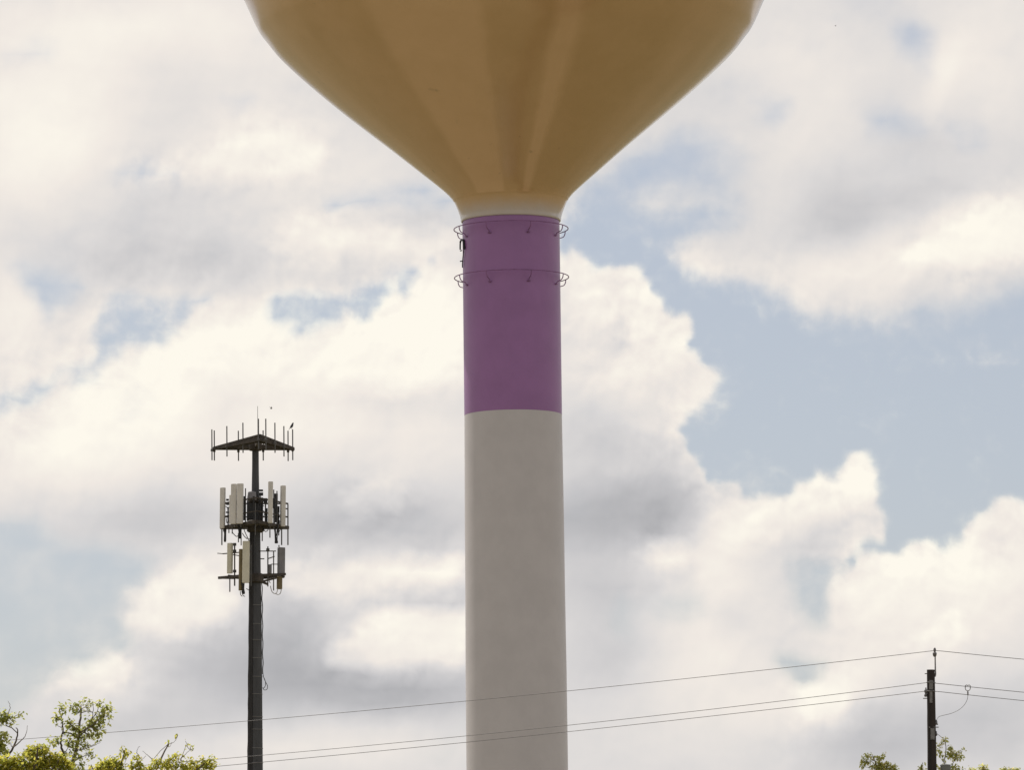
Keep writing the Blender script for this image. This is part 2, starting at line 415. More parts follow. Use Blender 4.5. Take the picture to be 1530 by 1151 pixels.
class MB:
    """collects vertices and faces, then links them as one mesh object"""
    def __init__(s, origin=(0, 0, 0)):
        s.v, s.f, s.sm = [], [], []
        s.o = Vector(origin)

    def add(s, vs_, fs_, smooth=True):
        b = len(s.v)
        s.v += [tuple(Vector(p) - s.o) for p in vs_]
        s.f += [tuple(i + b for i in f) for f in fs_]
        s.sm += [smooth] * len(fs_)

    def tube(s, pts, rad, n=8, cap=True, closed=False):
        pts = [Vector(p) for p in pts]
        m = len(pts)
        rads = rad if isinstance(rad, (list, tuple)) else [rad] * m
        vs_, fs_ = [], []
        ref = None
        for i, p in enumerate(pts):
            if closed:
                t = pts[(i + 1) % m] - pts[i - 1]
            else:
                t = pts[min(i + 1, m - 1)] - pts[max(i - 1, 0)]
            t.normalize()
            if ref is None:
                ref = Vector((0, 0, 1)) if abs(t.z) < 0.9 else Vector((1, 0, 0))
            a = (ref - t * ref.dot(t)).normalized()
            ref = a
            b = t.cross(a)
            for k in range(n):
                an = 2 * math.pi * k / n
                vs_.append(p + (a * math.cos(an) + b * math.sin(an)) * rads[i])
        for i in range(m if closed else m - 1):
            j = (i + 1) % m
            for k in range(n):
                fs_.append((i * n + k, i * n + (k + 1) % n, j * n + (k + 1) % n, j * n + k))
        s.add(vs_, fs_, True)
        if cap and not closed:
            s.add(vs_[:n], [tuple(reversed(range(n)))], False)
            s.add(vs_[-n:], [tuple(range(n))], False)

    def lathe(s, c, prof, n=32, smooth=True, cap=True):
        """profile of (radius, height) about a vertical axis through c"""
        c = Vector(c)
        vs_, fs_ = [], []
        for r, z in prof:
            for k in range(n):
                an = 2 * math.pi * k / n
                vs_.append(c + Vector((r * math.cos(an), r * math.sin(an), z)))
        for i in range(len(prof) - 1):
            for k in range(n):
                fs_.append((i * n + k, i * n + (k + 1) % n, (i + 1) * n + (k + 1) % n, (i + 1) * n + k))
        s.add(vs_, fs_, smooth)
        if cap:
            if prof[0][0] > 1e-4:
                s.add(vs_[:n], [tuple(reversed(range(n)))], False)
            if prof[-1][0] > 1e-4:
                s.add(vs_[-n:], [tuple(range(n))], False)

    def prism(s, base, w, d, h, yaw=0.0, ch=0.2, tilt=0.0):
        """upright rounded-corner box standing on base (centre of its underside)"""
        c = ch * min(w, d)
        x, y = w / 2, d / 2
        pr = []
        for sx, sy, order in ((1, -1, 0), (1, 1, 1), (-1, 1, 0), (-1, -1, 1)):
            a = [(sx * x, sy * (y - c)), (sx * (x - c * .3), sy * (y - c * .3)), (sx * (x - c), sy * y)]
            pr += a if order else a[::-1]
        n = len(pr)
        ca, sa = math.cos(yaw), math.sin(yaw)
        base = Vector(base)
        vs_ = []
        for z, k in ((0, .9), (c * .35, 1), (h - c * .35, 1), (h, .9)):
            for px, py in pr:
                lx, ly = px * k, py * k + math.tan(tilt) * z
                vs_.append(base + Vector((lx * ca - ly * sa, lx * sa + ly * ca, z)))
        fs_ = []
        for i in range(3):
            for k in range(n):
                fs_.append((i * n + k, i * n + (k + 1) % n, (i + 1) * n + (k + 1) % n, (i + 1) * n + k))
        fs_.append(tuple(reversed(range(n))))
        fs_.append(tuple(range(3 * n, 4 * n)))
        s.add(vs_, fs_, False)

    def beam(s, a, b, w, h):
        """rectangular bar from a to b, w wide sideways and h tall"""
        a, b = Vector(a), Vector(b)
        t = (b - a).normalized()
        up = Vector((0, 0, 1)) if abs(t.z) < 0.95 else Vector((0, 1, 0))
        sd = t.cross(up).normalized()
        u = sd.cross(t)
        vs_ = []
        for p in (a, b):
            for i, j in ((-1, -1), (1, -1), (1, 1), (-1, 1)):
                vs_.append(p + sd * (i * w / 2) + u * (j * h / 2))
        s.add(vs_, [(3, 2, 1, 0), (4, 5, 6, 7), (0, 1, 5, 4), (1, 2, 6, 5), (2, 3, 7, 6), (3, 0, 4, 7)], False)

    def build(s, name, mat, parent=None, label=None):
        me = bpy.data.meshes.new(name)
        me.from_pydata(s.v, [], s.f)
        me.polygons.foreach_set('use_smooth', s.sm)
        me.materials.append(mat)
        me.update()
        o = bpy.data.objects.new(name, me)
        COL.objects.link(o)
        if parent:
            o.parent = parent
        if label:
            o['label'] = label
        return o


def spline(pts, n):
    """smooth curve through the points"""
    P = [Vector(p) for p in pts]
    if len(P) < 3:
        return [P[0].lerp(P[-1], i / n) for i in range(n + 1)]
    out = []
    seg = len(P) - 1
    for k in range(n + 1):
        t = k / n * seg
        i = min(int(t), seg - 1)
        f = t - i
        p0, p1, p2, p3 = P[max(i - 1, 0)], P[i], P[i + 1], P[min(i + 2, seg)]
        out.append(0.5 * ((2 * p1) + (p2 - p0) * f + (2 * p0 - 5 * p1 + 4 * p2 - p3) * f * f + (3 * p1 - p0 - 3 * p2 + p3) * f ** 3))
    return out


# ------------------------------------------------------------------ materials
def new_mat(name):
    m = bpy.data.materials.new(name)
    m.use_nodes = True
    nt = m.node_tree
    return m, NT(nt), nt.nodes['Principled BSDF']


def paint(name, col, rough=0.45, metal=0.0, var=0.12, scale=3.0, stretch=1.0, coat=0.0, bump=0.0, bscale=60.0, dark=None, spec=0.5):
    m, N, P = new_mat(name)
    tc = N.n('ShaderNodeTexCoord')
    mp = N.n('ShaderNodeMapping')
    mp.inputs['Scale'].default_value = (1, 1, stretch)
    N.nt.links.new(tc.outputs['Object'], mp.inputs[0])
    n = N.noise(mp.outputs[0], scale, 6.0, 0.6)
    f = N.mapr(n.outputs[0], 0.3, 0.7)
    a = tuple(c * (1 - var) for c in col) if dark is None else dark
    b = tuple(min(1, c * (1 + var)) for c in col)
    N.put(P.inputs['Base Color'], N.mix(f, a + (1,), b + (1,)))
    P.inputs['Roughness'].default_value = rough
    P.inputs['Metallic'].default_value = metal
    P.inputs['Coat Weight'].default_value = coat
    P.inputs['Coat Roughness'].default_value = 0.12
    P.inputs['Specular IOR Level'].default_value = spec
    if bump:
        bn = N.n('ShaderNodeBump')
        bn.inputs['Strength'].default_value = bump
        bn.inputs['Distance'].default_value = 0.01
        N.nt.links.new(N.noise(tc.outputs['Object'], bscale, 3.0).outputs[0], bn.inputs['Height'])
        N.nt.links.new(bn.outputs[0], P.inputs['Normal'])
    return m


M = {}
M['white'] = paint('white_tower_paint', (0.545, 0.506, 0.50), 0.42, var=0.035, scale=1.3, stretch=1.0, bump=0.25, bscale=14.0)
M['purple'] = paint('purple_tower_paint', (0.315, 0.142, 0.345), 0.40, var=0.055, scale=1.1, stretch=0.9, bump=0.25, bscale=14.0)
M['ring'] = paint('dark_purple_steel', (0.25, 0.11, 0.265), 0.6, var=0.2)
M['hook'] = paint('dark_conduit', (0.02, 0.02, 0.022), 0.6)
M['concrete'] = paint('concrete', (0.32, 0.31, 0.29), 0.9, var=0.2, scale=2.0)
M['monopole'] = paint('weathered_monopole_steel', (0.050, 0.050, 0.053), 0.6, var=0.35, scale=1.4, stretch=0.25)
M['tray'] = paint('black_coax_run', (0.018, 0.015, 0.014), 0.6, var=0.4, scale=5.0, stretch=0.3)
M['strap'] = paint('galvanised_strap', (0.16, 0.15, 0.145), 0.5)
M['platform'] = paint('rust_brown_steel', (0.05, 0.038, 0.028), 0.75, var=0.5, scale=4.0)
M['galv'] = paint('dull_galvanised_pipe', (0.10, 0.095, 0.09), 0.55, var=0.2)
M['panel'] = paint('pale_grey_radome', (0.64, 0.60, 0.54), 0.5, var=0.08, scale=1.0)
M['panel_tan'] = paint('tan_radome', (0.62, 0.575, 0.45), 0.5, var=0.08, scale=1.0)
M['panel_grey'] = paint('grey_radome_back', (0.20, 0.19, 0.195), 0.5, var=0.15, scale=2.0)
M['olive'] = paint('olive_radome', (0.17, 0.13, 0.06), 0.6, var=0.2, scale=2.0)
M['black'] = paint('black_radio_housing', (0.022, 0.022, 0.024), 0.55, var=0.3, scale=3.0)
M['cable'] = paint('black_cable_sheath', (0.03, 0.028, 0.028), 0.5)
M['whitecable'] = paint('pale_cable_sheath', (0.45, 0.43, 0.41), 0.5)
M['wood'] = paint('creosoted_pole_wood', (0.024, 0.017, 0.014), 0.85, var=0.5, scale=8.0, stretch=0.06, bump=0.5, bscale=40)
M['weathered'] = paint('grey_steel_hardware', (0.17, 0.16, 0.155), 0.6, var=0.3, scale=12)
M['insul'] = paint('grey_porcelain', (0.13, 0.12, 0.12), 0.3, var=0.1)
M['wire'] = paint('aluminium_wire', (0.12, 0.11, 0.11), 0.5)
M['bird'] = paint('dark_plumage', (0.018, 0.016, 0.02), 0.5, var=0.4, scale=20)
M['palebird'] = paint('grey_plumage', (0.16, 0.15, 0.14), 0.7, var=0.4, scale=20)
M['bark'] = paint('grey_brown_bark', (0.11, 0.085, 0.065), 0.9, var=0.4, scale=14, stretch=0.3)
M['drum'] = paint('grey_transformer_paint', (0.15, 0.15, 0.14), 0.5, var=0.12, scale=4)


def gold_paint():
    """tan-gold bowl paint, reflection streaks painted in as radial wedges, faint chalky runs"""
    m, N, P = new_mat('gold_bowl_paint')
    tc = N.n('ShaderNodeTexCoord')
    sp = N.n('ShaderNodeSeparateXYZ')
    N.nt.links.new(tc.outputs['Object'], sp.inputs[0])
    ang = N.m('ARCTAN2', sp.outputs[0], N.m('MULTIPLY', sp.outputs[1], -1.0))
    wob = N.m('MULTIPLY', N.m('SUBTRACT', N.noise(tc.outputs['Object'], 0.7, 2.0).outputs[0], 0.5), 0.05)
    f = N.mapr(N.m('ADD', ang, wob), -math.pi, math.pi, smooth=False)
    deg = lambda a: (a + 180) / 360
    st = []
    reflection_wedges = [(-180, .30), (-140, .55), (-104, .35), (-75, .50), (-58, .30), (-36, .85), (-6.5, .30), (11.5, .85), (18, .16),
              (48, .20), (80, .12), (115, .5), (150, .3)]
    for i, (a, v) in enumerate(reflection_wedges):
        nxt = reflection_wedges[i + 1][0] if i + 1 < len(reflection_wedges) else 180
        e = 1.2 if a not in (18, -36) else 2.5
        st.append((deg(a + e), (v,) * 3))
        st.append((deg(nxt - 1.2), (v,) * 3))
    wedge_tone = N.ramp(f, st)  # reflections on the cone, put into the base colour by angle
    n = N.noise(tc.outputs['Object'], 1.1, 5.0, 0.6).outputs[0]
    t = N.m('ADD', N.m('MULTIPLY', wedge_tone, 0.85), N.m('MULTIPLY', N.m('SUBTRACT', n, 0.5), 0.5), clamp=True)
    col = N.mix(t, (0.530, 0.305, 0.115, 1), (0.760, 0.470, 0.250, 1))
    # a few small scuffs
    vo = N.noise(tc.outputs['Object'], 2.3, 2.0).outputs[0]
    col = N.mix(N.mapr(vo, 0.72, 0.80, 0.0, 0.35), col, (0.20, 0.13, 0.05, 1))
    N.put(P.inputs['Base Color'], col)
    P.inputs['Roughness'].default_value = 0.38
    P.inputs['Coat Weight'].default_value = 1.0
    P.inputs['Coat Roughness'].default_value = 0.17
    P.inputs['Coat IOR'].default_value = 2.1
    bn = N.n('ShaderNodeBump')
    bn.inputs['Strength'].default_value = 0.2
    bn.inputs['Distance'].default_value = 0.01
    N.nt.links.new(N.noise(tc.outputs['Object'], 14.0, 3.0).outputs[0], bn.inputs['Height'])
    N.nt.links.new(bn.outputs[0], P.inputs['Normal'])
    return m


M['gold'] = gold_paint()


def neck_paint(z0, z1):
    """the white of the column turning gold towards the bowl"""
    m = M['white'].copy()
    m.name = 'white_to_gold_paint'
    N = NT(m.node_tree)
    P = m.node_tree.nodes['Principled BSDF']
    P.inputs['Coat Weight'].default_value = 0.8
    P.inputs['Coat Roughness'].default_value = 0.12
    P.inputs['Coat IOR'].default_value = 2.0
    old = P.inputs['Base Color'].links[0].from_socket
    tc = N.n('ShaderNodeTexCoord')
    sp = N.n('ShaderNodeSeparateXYZ')
    N.nt.links.new(tc.outputs['Object'], sp.inputs[0])
    z = N.m('ADD', sp.outputs[2], N.m('MULTIPLY', N.m('SUBTRACT', N.noise(tc.outputs['Object'], 2.5, 4.0).outputs[0], 0.5), 0.18))
    N.put(P.inputs['Base Color'], N.mix(N.mapr(z, z0, z1, 0.14, 1.0), old, (0.60, 0.370, 0.170, 1)))
    return m


def leaf_mat(name, c0, c1, c2, trans):
    m, N, P = new_mat(name)
    ge = N.n('ShaderNodeNewGeometry')
    r = ge.outputs['Random Per Island']
    col = N.ramp(r, [(0.0, c0), (0.5, c1), (1.0, c2)])
    N.put(P.inputs['Base Color'], col)
    P.inputs['Roughness'].default_value = 0.45
    P.inputs['Specular IOR Level'].default_value = 0.35
    tr = N.n('ShaderNodeBsdfTranslucent')
    hs = N.n('ShaderNodeHueSaturation')
    hs.inputs['Value'].default_value = 2.35
    hs.inputs['Saturation'].default_value = 1.0
    N.nt.links.new(col, hs.inputs['Color'])
    N.nt.links.new(hs.outputs[0], tr.inputs[0])
    mx = N.n('ShaderNodeMixShader')
    mx.inputs[0].default_value = trans
    N.nt.links.new(P.outputs[0], mx.inputs[1])
    N.nt.links.new(tr.outputs[0], mx.inputs[2])
    N.nt.links.new(mx.outputs[0], N.nt.nodes['Material Output'].inputs[0])
    return m


M['leaf'] = leaf_mat('green_leaves', (0.13, 0.155, 0.038), (0.24, 0.25, 0.066), (0.36, 0.345, 0.12), 0.62)
M['leaf_yellow'] = leaf_mat('yellowing_leaves', (0.17, 0.19, 0.034), (0.29, 0.285, 0.050), (0.40, 0.35, 0.075), 0.62)
M['leaf_pale'] = leaf_mat('pale_leaves', (0.18, 0.205, 0.05), (0.32, 0.325, 0.09), (0.46, 0.40, 0.21), 0.62)


# ------------------------------------------------------------------ ground
def ground():
    m, N, P = new_mat('dry_grass')
    tc = N.n('ShaderNodeTexCoord')
    a = N.noise(tc.outputs['Object'], 0.02, 6.0, 0.6).outputs[0]
    b = N.noise(tc.outputs['Object'], 3.0, 6.0, 0.7).outputs[0]
    c = N.mix(N.mapr(a, 0.35, 0.65), (0.09, 0.09, 0.038, 1), (0.175, 0.145, 0.078, 1))
    c = N.mix(N.m('MULTIPLY', N.mapr(b, 0.35, 0.7), 0.5), c, (0.22, 0.175, 0.10, 1))
    N.put(P.inputs['Base Color'], c)
    P.inputs['Roughness'].default_value = 0.95
    g = MB()
    n = 40
    S = 9000.0
    vs_, fs_ = [], []
    for j in range(n + 1):
        for i in range(n + 1):
            f = lambda t: math.copysign(abs(2 * t / n - 1) ** 2.2, 2 * t / n - 1) * S
            vs_.append((f(i), f(j), 0.0))
    for j in range(n):
        for i in range(n):
            k = j * (n + 1) + i
            fs_.append((k, k + 1, k + n + 2, k + n + 1))
    g.add(vs_, fs_, False)
    tag(g.build('ground', m), kind='structure')


ground()


# ------------------------------------------------------------------ water tower
def water_tower():
    Y = 177.0
    pa, pb = at(763.4, 330, Y), at(772.8, 1150, Y)
    ax = (pa - pb).normalized()
    foot = pb - ax * (pb.z / ax.z)
    root = empty('water_tower', foot, 'giant gold-bowled water tower with white column and purple band', 'water tower')
    root.rotation_mode = 'QUATERNION'
    root.rotation_quaternion = Vector((0, 0, 1)).rotation_difference(ax)
    Mi = (Matrix.Translation(foot) @ root.rotation_quaternion.to_matrix().to_4x4()).inverted()

    def zof(py):
        x = 763.4 + (py - 330) * (772.8 - 763.4) / 820
        return (Mi @ at(x, py, Y)).z

    s = mpp(330, Y)
    # bowl outline: (half width, row) as seen, turned into a true profile seen from below
    sil = [(391.4, 0), (371.5, 43), (358, 62), (341, 83), (325, 99), (307.5, 115), (288, 132), (267.7, 149), (242, 170), (209, 196), (176, 222),
           (152, 241.5), (129.5, 260), (110, 276), (94.5, 289.5), (87.5, 297.5), (83.2, 304), (78.6, 315), (75.8, 324), (74.6, 331)]
    prof = []
    for i, (r, y) in enumerate(sil):
        a, b = sil[max(i - 1, 0)], sil[min(i + 1, len(sil) - 1)]
        k = (a[0] - b[0]) / (b[1] - a[1])
        te = math.tan(PITCH + (575.5 - y) / F)
        q = k * te
        prof.append((r / math.sqrt(1 - q * q) * s, zof(y - r * q * te)))
    prof.sort(key=lambda p: p[1])
    r0, r1, r2 = 1.582, 1.530, 1.528      # column radii at the bottom of the picture and at the band
    z_top, z_mid = zof(332), zof(621)
    # continue the bowl up and over as a flattened globe
    rt, zt = prof[-1]
    rm = rt + 0.95
    zc = zt + 3.9
    top = []
    for k in range(1, 9):
        a = math.radians(-62 + 62 * k / 8)
        top.append((rt + (rm - rt) * (math.cos(a) - math.cos(math.radians(62))) / (1 - math.cos(math.radians(62))),
                    zc + (zt - zc) * math.sin(a) / math.sin(math.radians(-62))))
    for k in range(1, 17):
        a = math.radians(90 * k / 16)
        top.append((max(rm * math.cos(a) ** 0.9, 0.02) if k < 16 else 0.02, zc + 6.4 * math.sin(a)))
    z_paint = zof(299)
    bowl_prof = [p for p in prof if p[1] > z_paint + 0.02] + top
    neck_prof = [p for p in prof if p[1] <= z_paint + 0.02 and p[1] > z_top + 0.01]

    def interp(z):
        for a, b in zip(prof, prof[1:]):
            if a[1] <= z <= b[1]:
                t = (z - a[1]) / (b[1] - a[1])
                return a[0] + (b[0] - a[0]) * t
        return prof[0][0]
    join = (interp(z_paint), z_paint)
    bowl_prof = [join] + bowl_prof
    neck_prof = [(r2 + 0.008, z_top)] + neck_prof + [join]

    def dense(pr, n):
        P = [Vector((r, z, 0)) for r, z in pr]
        return [(p.x, p.y) for p in spline(P, n)]

    def shift(z):
        t = min(max((z - zof(310)) / (zof(150) - zof(310)), 0), 1)
        return -0.095 * t * t * (3 - 2 * t)

    def turned(name, pr, mat, n, label=None, cap=False):
        b = MB()
        b.lathe((0, 0, 0), pr, n, True, cap)
        b.v = [(x + shift(z), y, z) for x, y, z in b.v]
        return b.build(name, mat, root, label)

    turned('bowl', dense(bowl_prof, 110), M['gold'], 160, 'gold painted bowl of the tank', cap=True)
    turned('neck', dense(neck_prof, 30), neck_paint(z_top + .02, z_paint - .02), 128)
    turned('painted_band', [(r1, z_mid + 0.0), (r1 + .002, z_mid + .03), (r2 + .002, z_top - 0.03), (r2, z_top)], M['purple'], 128,
           'purple painted band of the column')
    colp = [(2.75, 0.25), (2.70, 0.6), (2.45, 2.2), (2.10, 4.2), (1.80, 6.2), (1.63, 8.0), (r0, 9.6), (r0 - .002, 11.5)]
    colp = dense(colp, 40)
    rs = random.Random(8)
    zz = colp[-1][1]
    while zz + 2.44 < z_mid - .3:      # courses of rolled plate, each very slightly out of round with the next
        rb = r0 + (r1 - r0) * (zz - 11.5) / (z_mid - 11.5) + rs.uniform(-.004, .004)
        colp += [(rb, zz + 1.22)]
        zz += 2.44
    colp.append((r1 - 0.002, z_mid))
    turned('column', colp, M['white'], 128)
    b = MB()
    b.lathe((0, 0, 0), [(3.3, -0.3), (3.3, 0.22), (3.22, 0.28), (2.4, 0.28)], 48, False)
    b.build('footing', M['concrete'], root)

    # two painter's rings on curved brackets
    for y0 in (342.5, 415.0):
        z = zof(y0)
        rr = 85.3 * s
        b = MB()
        b.tube([(rr * math.cos(a), rr * math.sin(a), z) for a in np.linspace(0, 2 * math.pi, 97)[:-1]], 0.0155, 8, closed=True)
        ring = b.build('painting_ring', M['ring'], root)
        for a in (-65, -26, 20, 64, 108, 152, -155, -110):
            ca, sa = math.sin(math.radians(a)), -math.cos(math.radians(a))
            pr = spline([(rr, 0, 0), (rr - .012, 0, -.10), (rr - .07, 0, -.19), (r2 + .075, 0, -.235), (r2 + .02, 0, -.34)], 12)
            b = MB()
            b.tube([(p.x * ca, p.x * sa, z + p.z) for p in pr], 0.015, 6)
            b.tube([((r2 + .03) * ca + sa * k, (r2 + .03) * sa - ca * k, z - .31) for k in (-.05, .05)], 0.02, 6)
            b.build('bracket', M['ring'], ring)

    # hooked conduit end on the left side of the band
    def loc(px, py, yoff):
        p = Mi @ at(px, py, Y)
        return Vector((p.x, yoff, p.z))
    b = MB()
    b.tube(spline([loc(687.6, 373, 0.02), loc(687.6, 366, 0.0), loc(688.3, 361, -.10), loc(691, 360.6, -.28), loc(692.8, 364, -.47), loc(693.6, 376, -.52)], 24),
           [0.024] * 8 + [0.03] * 8 + [0.04] * 9, 8)
    b.tube(spline([loc(693.4, 376, -.50), loc(692.2, 384, -.42), loc(691.0, 396, -.30), loc(691.1, 402, -.28)], 16), 0.016, 6)
    for yy in (375.2, 391):
        b.tube([loc(687.2, yy, -.05), loc(690.5, yy - .6, -.05)], 0.017, 6)
    b.build('conduit_hook', M['hook'], root)


water_tower()


# ------------------------------------------------------------------ cell tower
def cell_tower():
    Y = 290.0
    s = mpp(750, Y)
    pt, pb = at(381.7, 660, Y), at(381.4, 1151, Y)
    foot = Vector((pb.x, Y, 0))
    root = empty('cell_tower', foot, 'dark steel cell tower monopole carrying three tiers of antennas', 'cell tower')
    mb = lambda: MB(foot)

    def axis(py):
        return at(381.7 + (py - 660) / 491 * -0.3, py, Y)

    def p(px, py, dy=0.0):
        return at(px, py, Y + dy)

    def widths(py):
        return np.interp(py, [655, 700, 740, 788, 792, 850, 900, 1151], [5.0, 5.2, 5.9, 7.0, 7.6, 8.2, 9.4, 11.6]) * s
    # shaft, twelve sided
    b = mb()
    zs = list(range(657, 1152, 9)) + [1151]
    prof = []
    for py in zs:
        prof.append((widths(py), axis(py)))
    vs_, fs_ = [], []
    n = 12
    rows = [(0.58, foot + Vector((0, 0, 0)))] + [(r, Vector((c.x, Y, c.z))) for r, c in prof[::-1]]
    for r, c in rows:
        for k in range(n):
            a = 2 * math.pi * (k + .5) / n
            vs_.append(c + Vector((r * math.cos(a), r * math.sin(a), 0)))
    for i in range(len(rows) - 1):
        for k in range(n):
            fs_.append((i * n + k, i * n + (k + 1) % n, (i + 1) * n + (k + 1) % n, (i + 1) * n + k))
    fs_.append(tuple(range((len(rows) - 1) * n, len(rows) * n)))
    b.add(vs_, fs_, False)
    b.build('shaft', M['monopole'], root)
    # bundle of black coax down the left front and its straps
    b = mb()
    rnd = random.Random(5)
    for k in range(5):
        pts = []
        for py in range(745, 1152, 14):
            c, w = axis(py), widths(py)
            an = math.radians(-152 + k * 9)
            j = rnd.uniform(-.012, .012)
            pts.append((c.x + math.cos(an) * (w + .012 + j), Y + math.sin(an) * (w + .012), c.z))
        last = Vector(pts[-1])
        pts.append((last.x, last.y, 0.3))
        b.tube(pts, 0.042, 6)
    tray = b.build('cable_run', M['tray'], root)
    for py in (905, 933, 957, 984, 1012, 1038, 1072, 1091, 1119, 1141):
        b = mb()
        c, w = axis(py), widths(py)
        b.lathe((c.x, Y, c.z - .015), [(w + .006, 0), (w + .012, .008), (w + .012, .022), (w + .006, .03)], 24, True, False)
        b.build('strap', M['strap'], tray)
    # cable hugging the right side with a slack loop
    b = mb()
    pts = []
    for py in range(872, 1010, 8):
        c, w = axis(py), widths(py)
        pts.append(p(381.6 + w / s + 0.9 + 0.5 * math.sin(py * .23), py, -.12))
    b.tube(spline(pts, 60), 0.024, 6)
    b.tube(spline([p(392.6, 1003, -.1), p(394, 1013, -.14), p(397.5, 1021, -.16), p(399.8, 1026, -.16), p(398.5, 1031, -.16), p(394.5, 1031.5, -.14), p(392.6, 1028, -.1)], 30), 0.016, 6)
    b.tube(spline([p(392.8, 1010, -.1), p(396.5, 1019, -.1), p(396.2, 1026, -.1), p(392.8, 1030, -.1)], 20), 0.016, 6)
    b.build('slack_cable', M['cable'], root)

    # ---- top platform: a triangle with one corner towards the camera
    zt = axis(668).z
    pf = mb()
    A = Vector((p(391, 665).x, Y - 2.35, zt + .10))
    L = Vector((p(317.5, 668).x, Y + 0.95, zt))
    Rr = Vector((p(438, 668).x, Y + 0.95, zt))
    ctr = (A + L + Rr) / 3
    tri = [A, L, Rr]
    inner = [ctr + (v - ctr) * 0.74 for v in tri]
    for i in range(3):
        a, c = tri[i], tri[(i + 1) % 3]
        ia, ic = inner[i], inner[(i + 1) % 3]
        pf.beam(a, c, 0.10, 0.13)
        rise = lambda q: Vector((0, 0, .24 if q is A else .05))
        pf.beam(a + rise(a), c + rise(c), 0.07, 0.09)
        # kick plate closing the side between rim and rail
        wv = [a, c, c + rise(c), a + rise(a)]
        th = (c - a).cross(Vector((0, 0, 1))).normalized() * 0.02
        pf.add([q + th for q in wv] + [q - th for q in wv], [(0, 1, 2, 3), (7, 6, 5, 4), (0, 4, 5, 1), (2, 6, 7, 3)], False)
        pf.beam(ia, ic, 0.09, 0.12)
        # grating of the walkway between rim and inner frame
        nb = 26
        for k in range(1, nb):
            t = k / nb
            pf.beam(a.lerp(c, t) + Vector((0, 0, .05)), ia.lerp(ic, t) + Vector((0, 0, .05)), 0.05, 0.03)
        for t in (.1, .3, .5, .7, .9):
            q = a.lerp(c, t)
            pf.beam(q, q + rise(a).lerp(rise(c), t), 0.05, 0.05)
    hub = Vector((axis(664).x, Y, zt + .05))
    for v in inner:
        pf.beam(hub, v, 0.14, 0.2)
        pf.beam(hub + Vector((0, 0, .36)), hub.lerp(v, .8) + Vector((0, 0, .1)), 0.07, 0.07)
    pf.lathe(hub + Vector((0, 0, -.25)), [(.30, 0), (.34, .05), (.34, .55), (.24, .66), (.05, .70)], 16, False)
    top = pf.build('top_platform', M['platform'], root)
    # mounting pipes along its three sides: (column, top row, foot row, side, share along the side)
    for px, y0, y1, dy in ((386.2, 626, 672, -2.35), (363, 632, 677, -1.1), (339, 637, 682.5, 0.0), (316.6, 642, 688, 0.98),
                           (397.2, 626, 672, -2.3), (410.8, 632, 677, -1.2), (424.2, 637, 682.5, -.1), (437.3, 642, 688, 0.98),
                           (320.2, 643.5, 688.5, 1.1), (356.2, 644, 689, 1.05), (393.2, 643.5, 688.5, 1.05), (430.4, 644, 689.3, 1.05)):
        b = mb()
        b.tube([p(px - .1, y0, dy), p(px + .15, y1, dy)], 0.031, 8)
        ym = (y0 + y1) / 2 + 8
        b.prism(p(px, ym, dy) + Vector((0, 0, -.06)), 0.13, 0.13, 0.12)
        b.build('mounting_pipe', M['galv'], top)
    b = mb()
    b.tube([p(384.9, 607, 0), p(385.2, 640, 0), p(385.4, 664, 0)], [0.010, 0.016, 0.022], 6)
    b.build('lightning_rod', M['galv'], top)

    # ---- middle tier
    def box(bb, x0, y0, x1, y1, dy, dep=.15, yaw=0.0, ch=.2):
        c = p((x0 + x1) / 2, y1, dy)
        h = (p(x0, y0, dy) - p(x0, y1, dy)).length
        bb.prism(c, (x1 - x0) * mpp(y0, Y + dy), dep, h, yaw, ch)

    def bar(bb, x0, y0, x1, y1, dy0=0.0, dy1=None, w=.1, h=.1):
        bb.beam(p(x0, y0, dy0), p(x1, y1, dy0 if dy1 is None else dy1), w, h)

    def pipe(bb, x, y0, y1, dy=0.0, r=.035):
        bb.tube([p(x, y0, dy), p(x, y1, dy)], r, 8)

    f = mb()
    # three-sided frame, corner towards the camera, two levels of rail
    for (ya, yb, w) in ((781, 789, .16), (745, 753, .07), (765, 773, .06)):
        bar(f, 384, ya - 1, 331, yb, -2.1, 1.0, w, w)
        bar(f, 384, ya - 1, 430, yb, -2.1, 1.0, w, w)
        bar(f, 331, yb, 430, yb, 1.0, 1.0, w, w)
    for x, y, dy in ((384, 781, -2.1), (331, 789, 1.0), (430, 789, 1.0), (357, 785, -.5), (407, 785, -.5)):
        bar(f, 381.6, 786, x, y, 0, dy, .14, .16)
    # walkway grating seen from below
    for k in range(1, 12):
        t = k / 12
        a0, a1 = p(384, 782, -2.0).lerp(p(331, 789.5, 1.0), t), p(384, 782, -2.0).lerp(p(430, 789.5, 1.0), t)
        h0 = p(381.6, 786.5, 0)
        f.beam(a0, a0.lerp(h0, .45), .16, .04)
        f.beam(a1, a1.lerp(h0, .45), .16, .04)
    f.lathe(p(381.6, 796, 0), [(.36, 0), (.44, .06), (.44, .5), (.36, .62)], 16, False)
    f.lathe(p(381.6, 752, 0), [(.28, 0), (.36, .04), (.36, .22), (.28, .26)], 16, False)
    mid = f.build('middle_platform', M['platform'], root)
    yl, yr = math.radians(-30), math.radians(30)
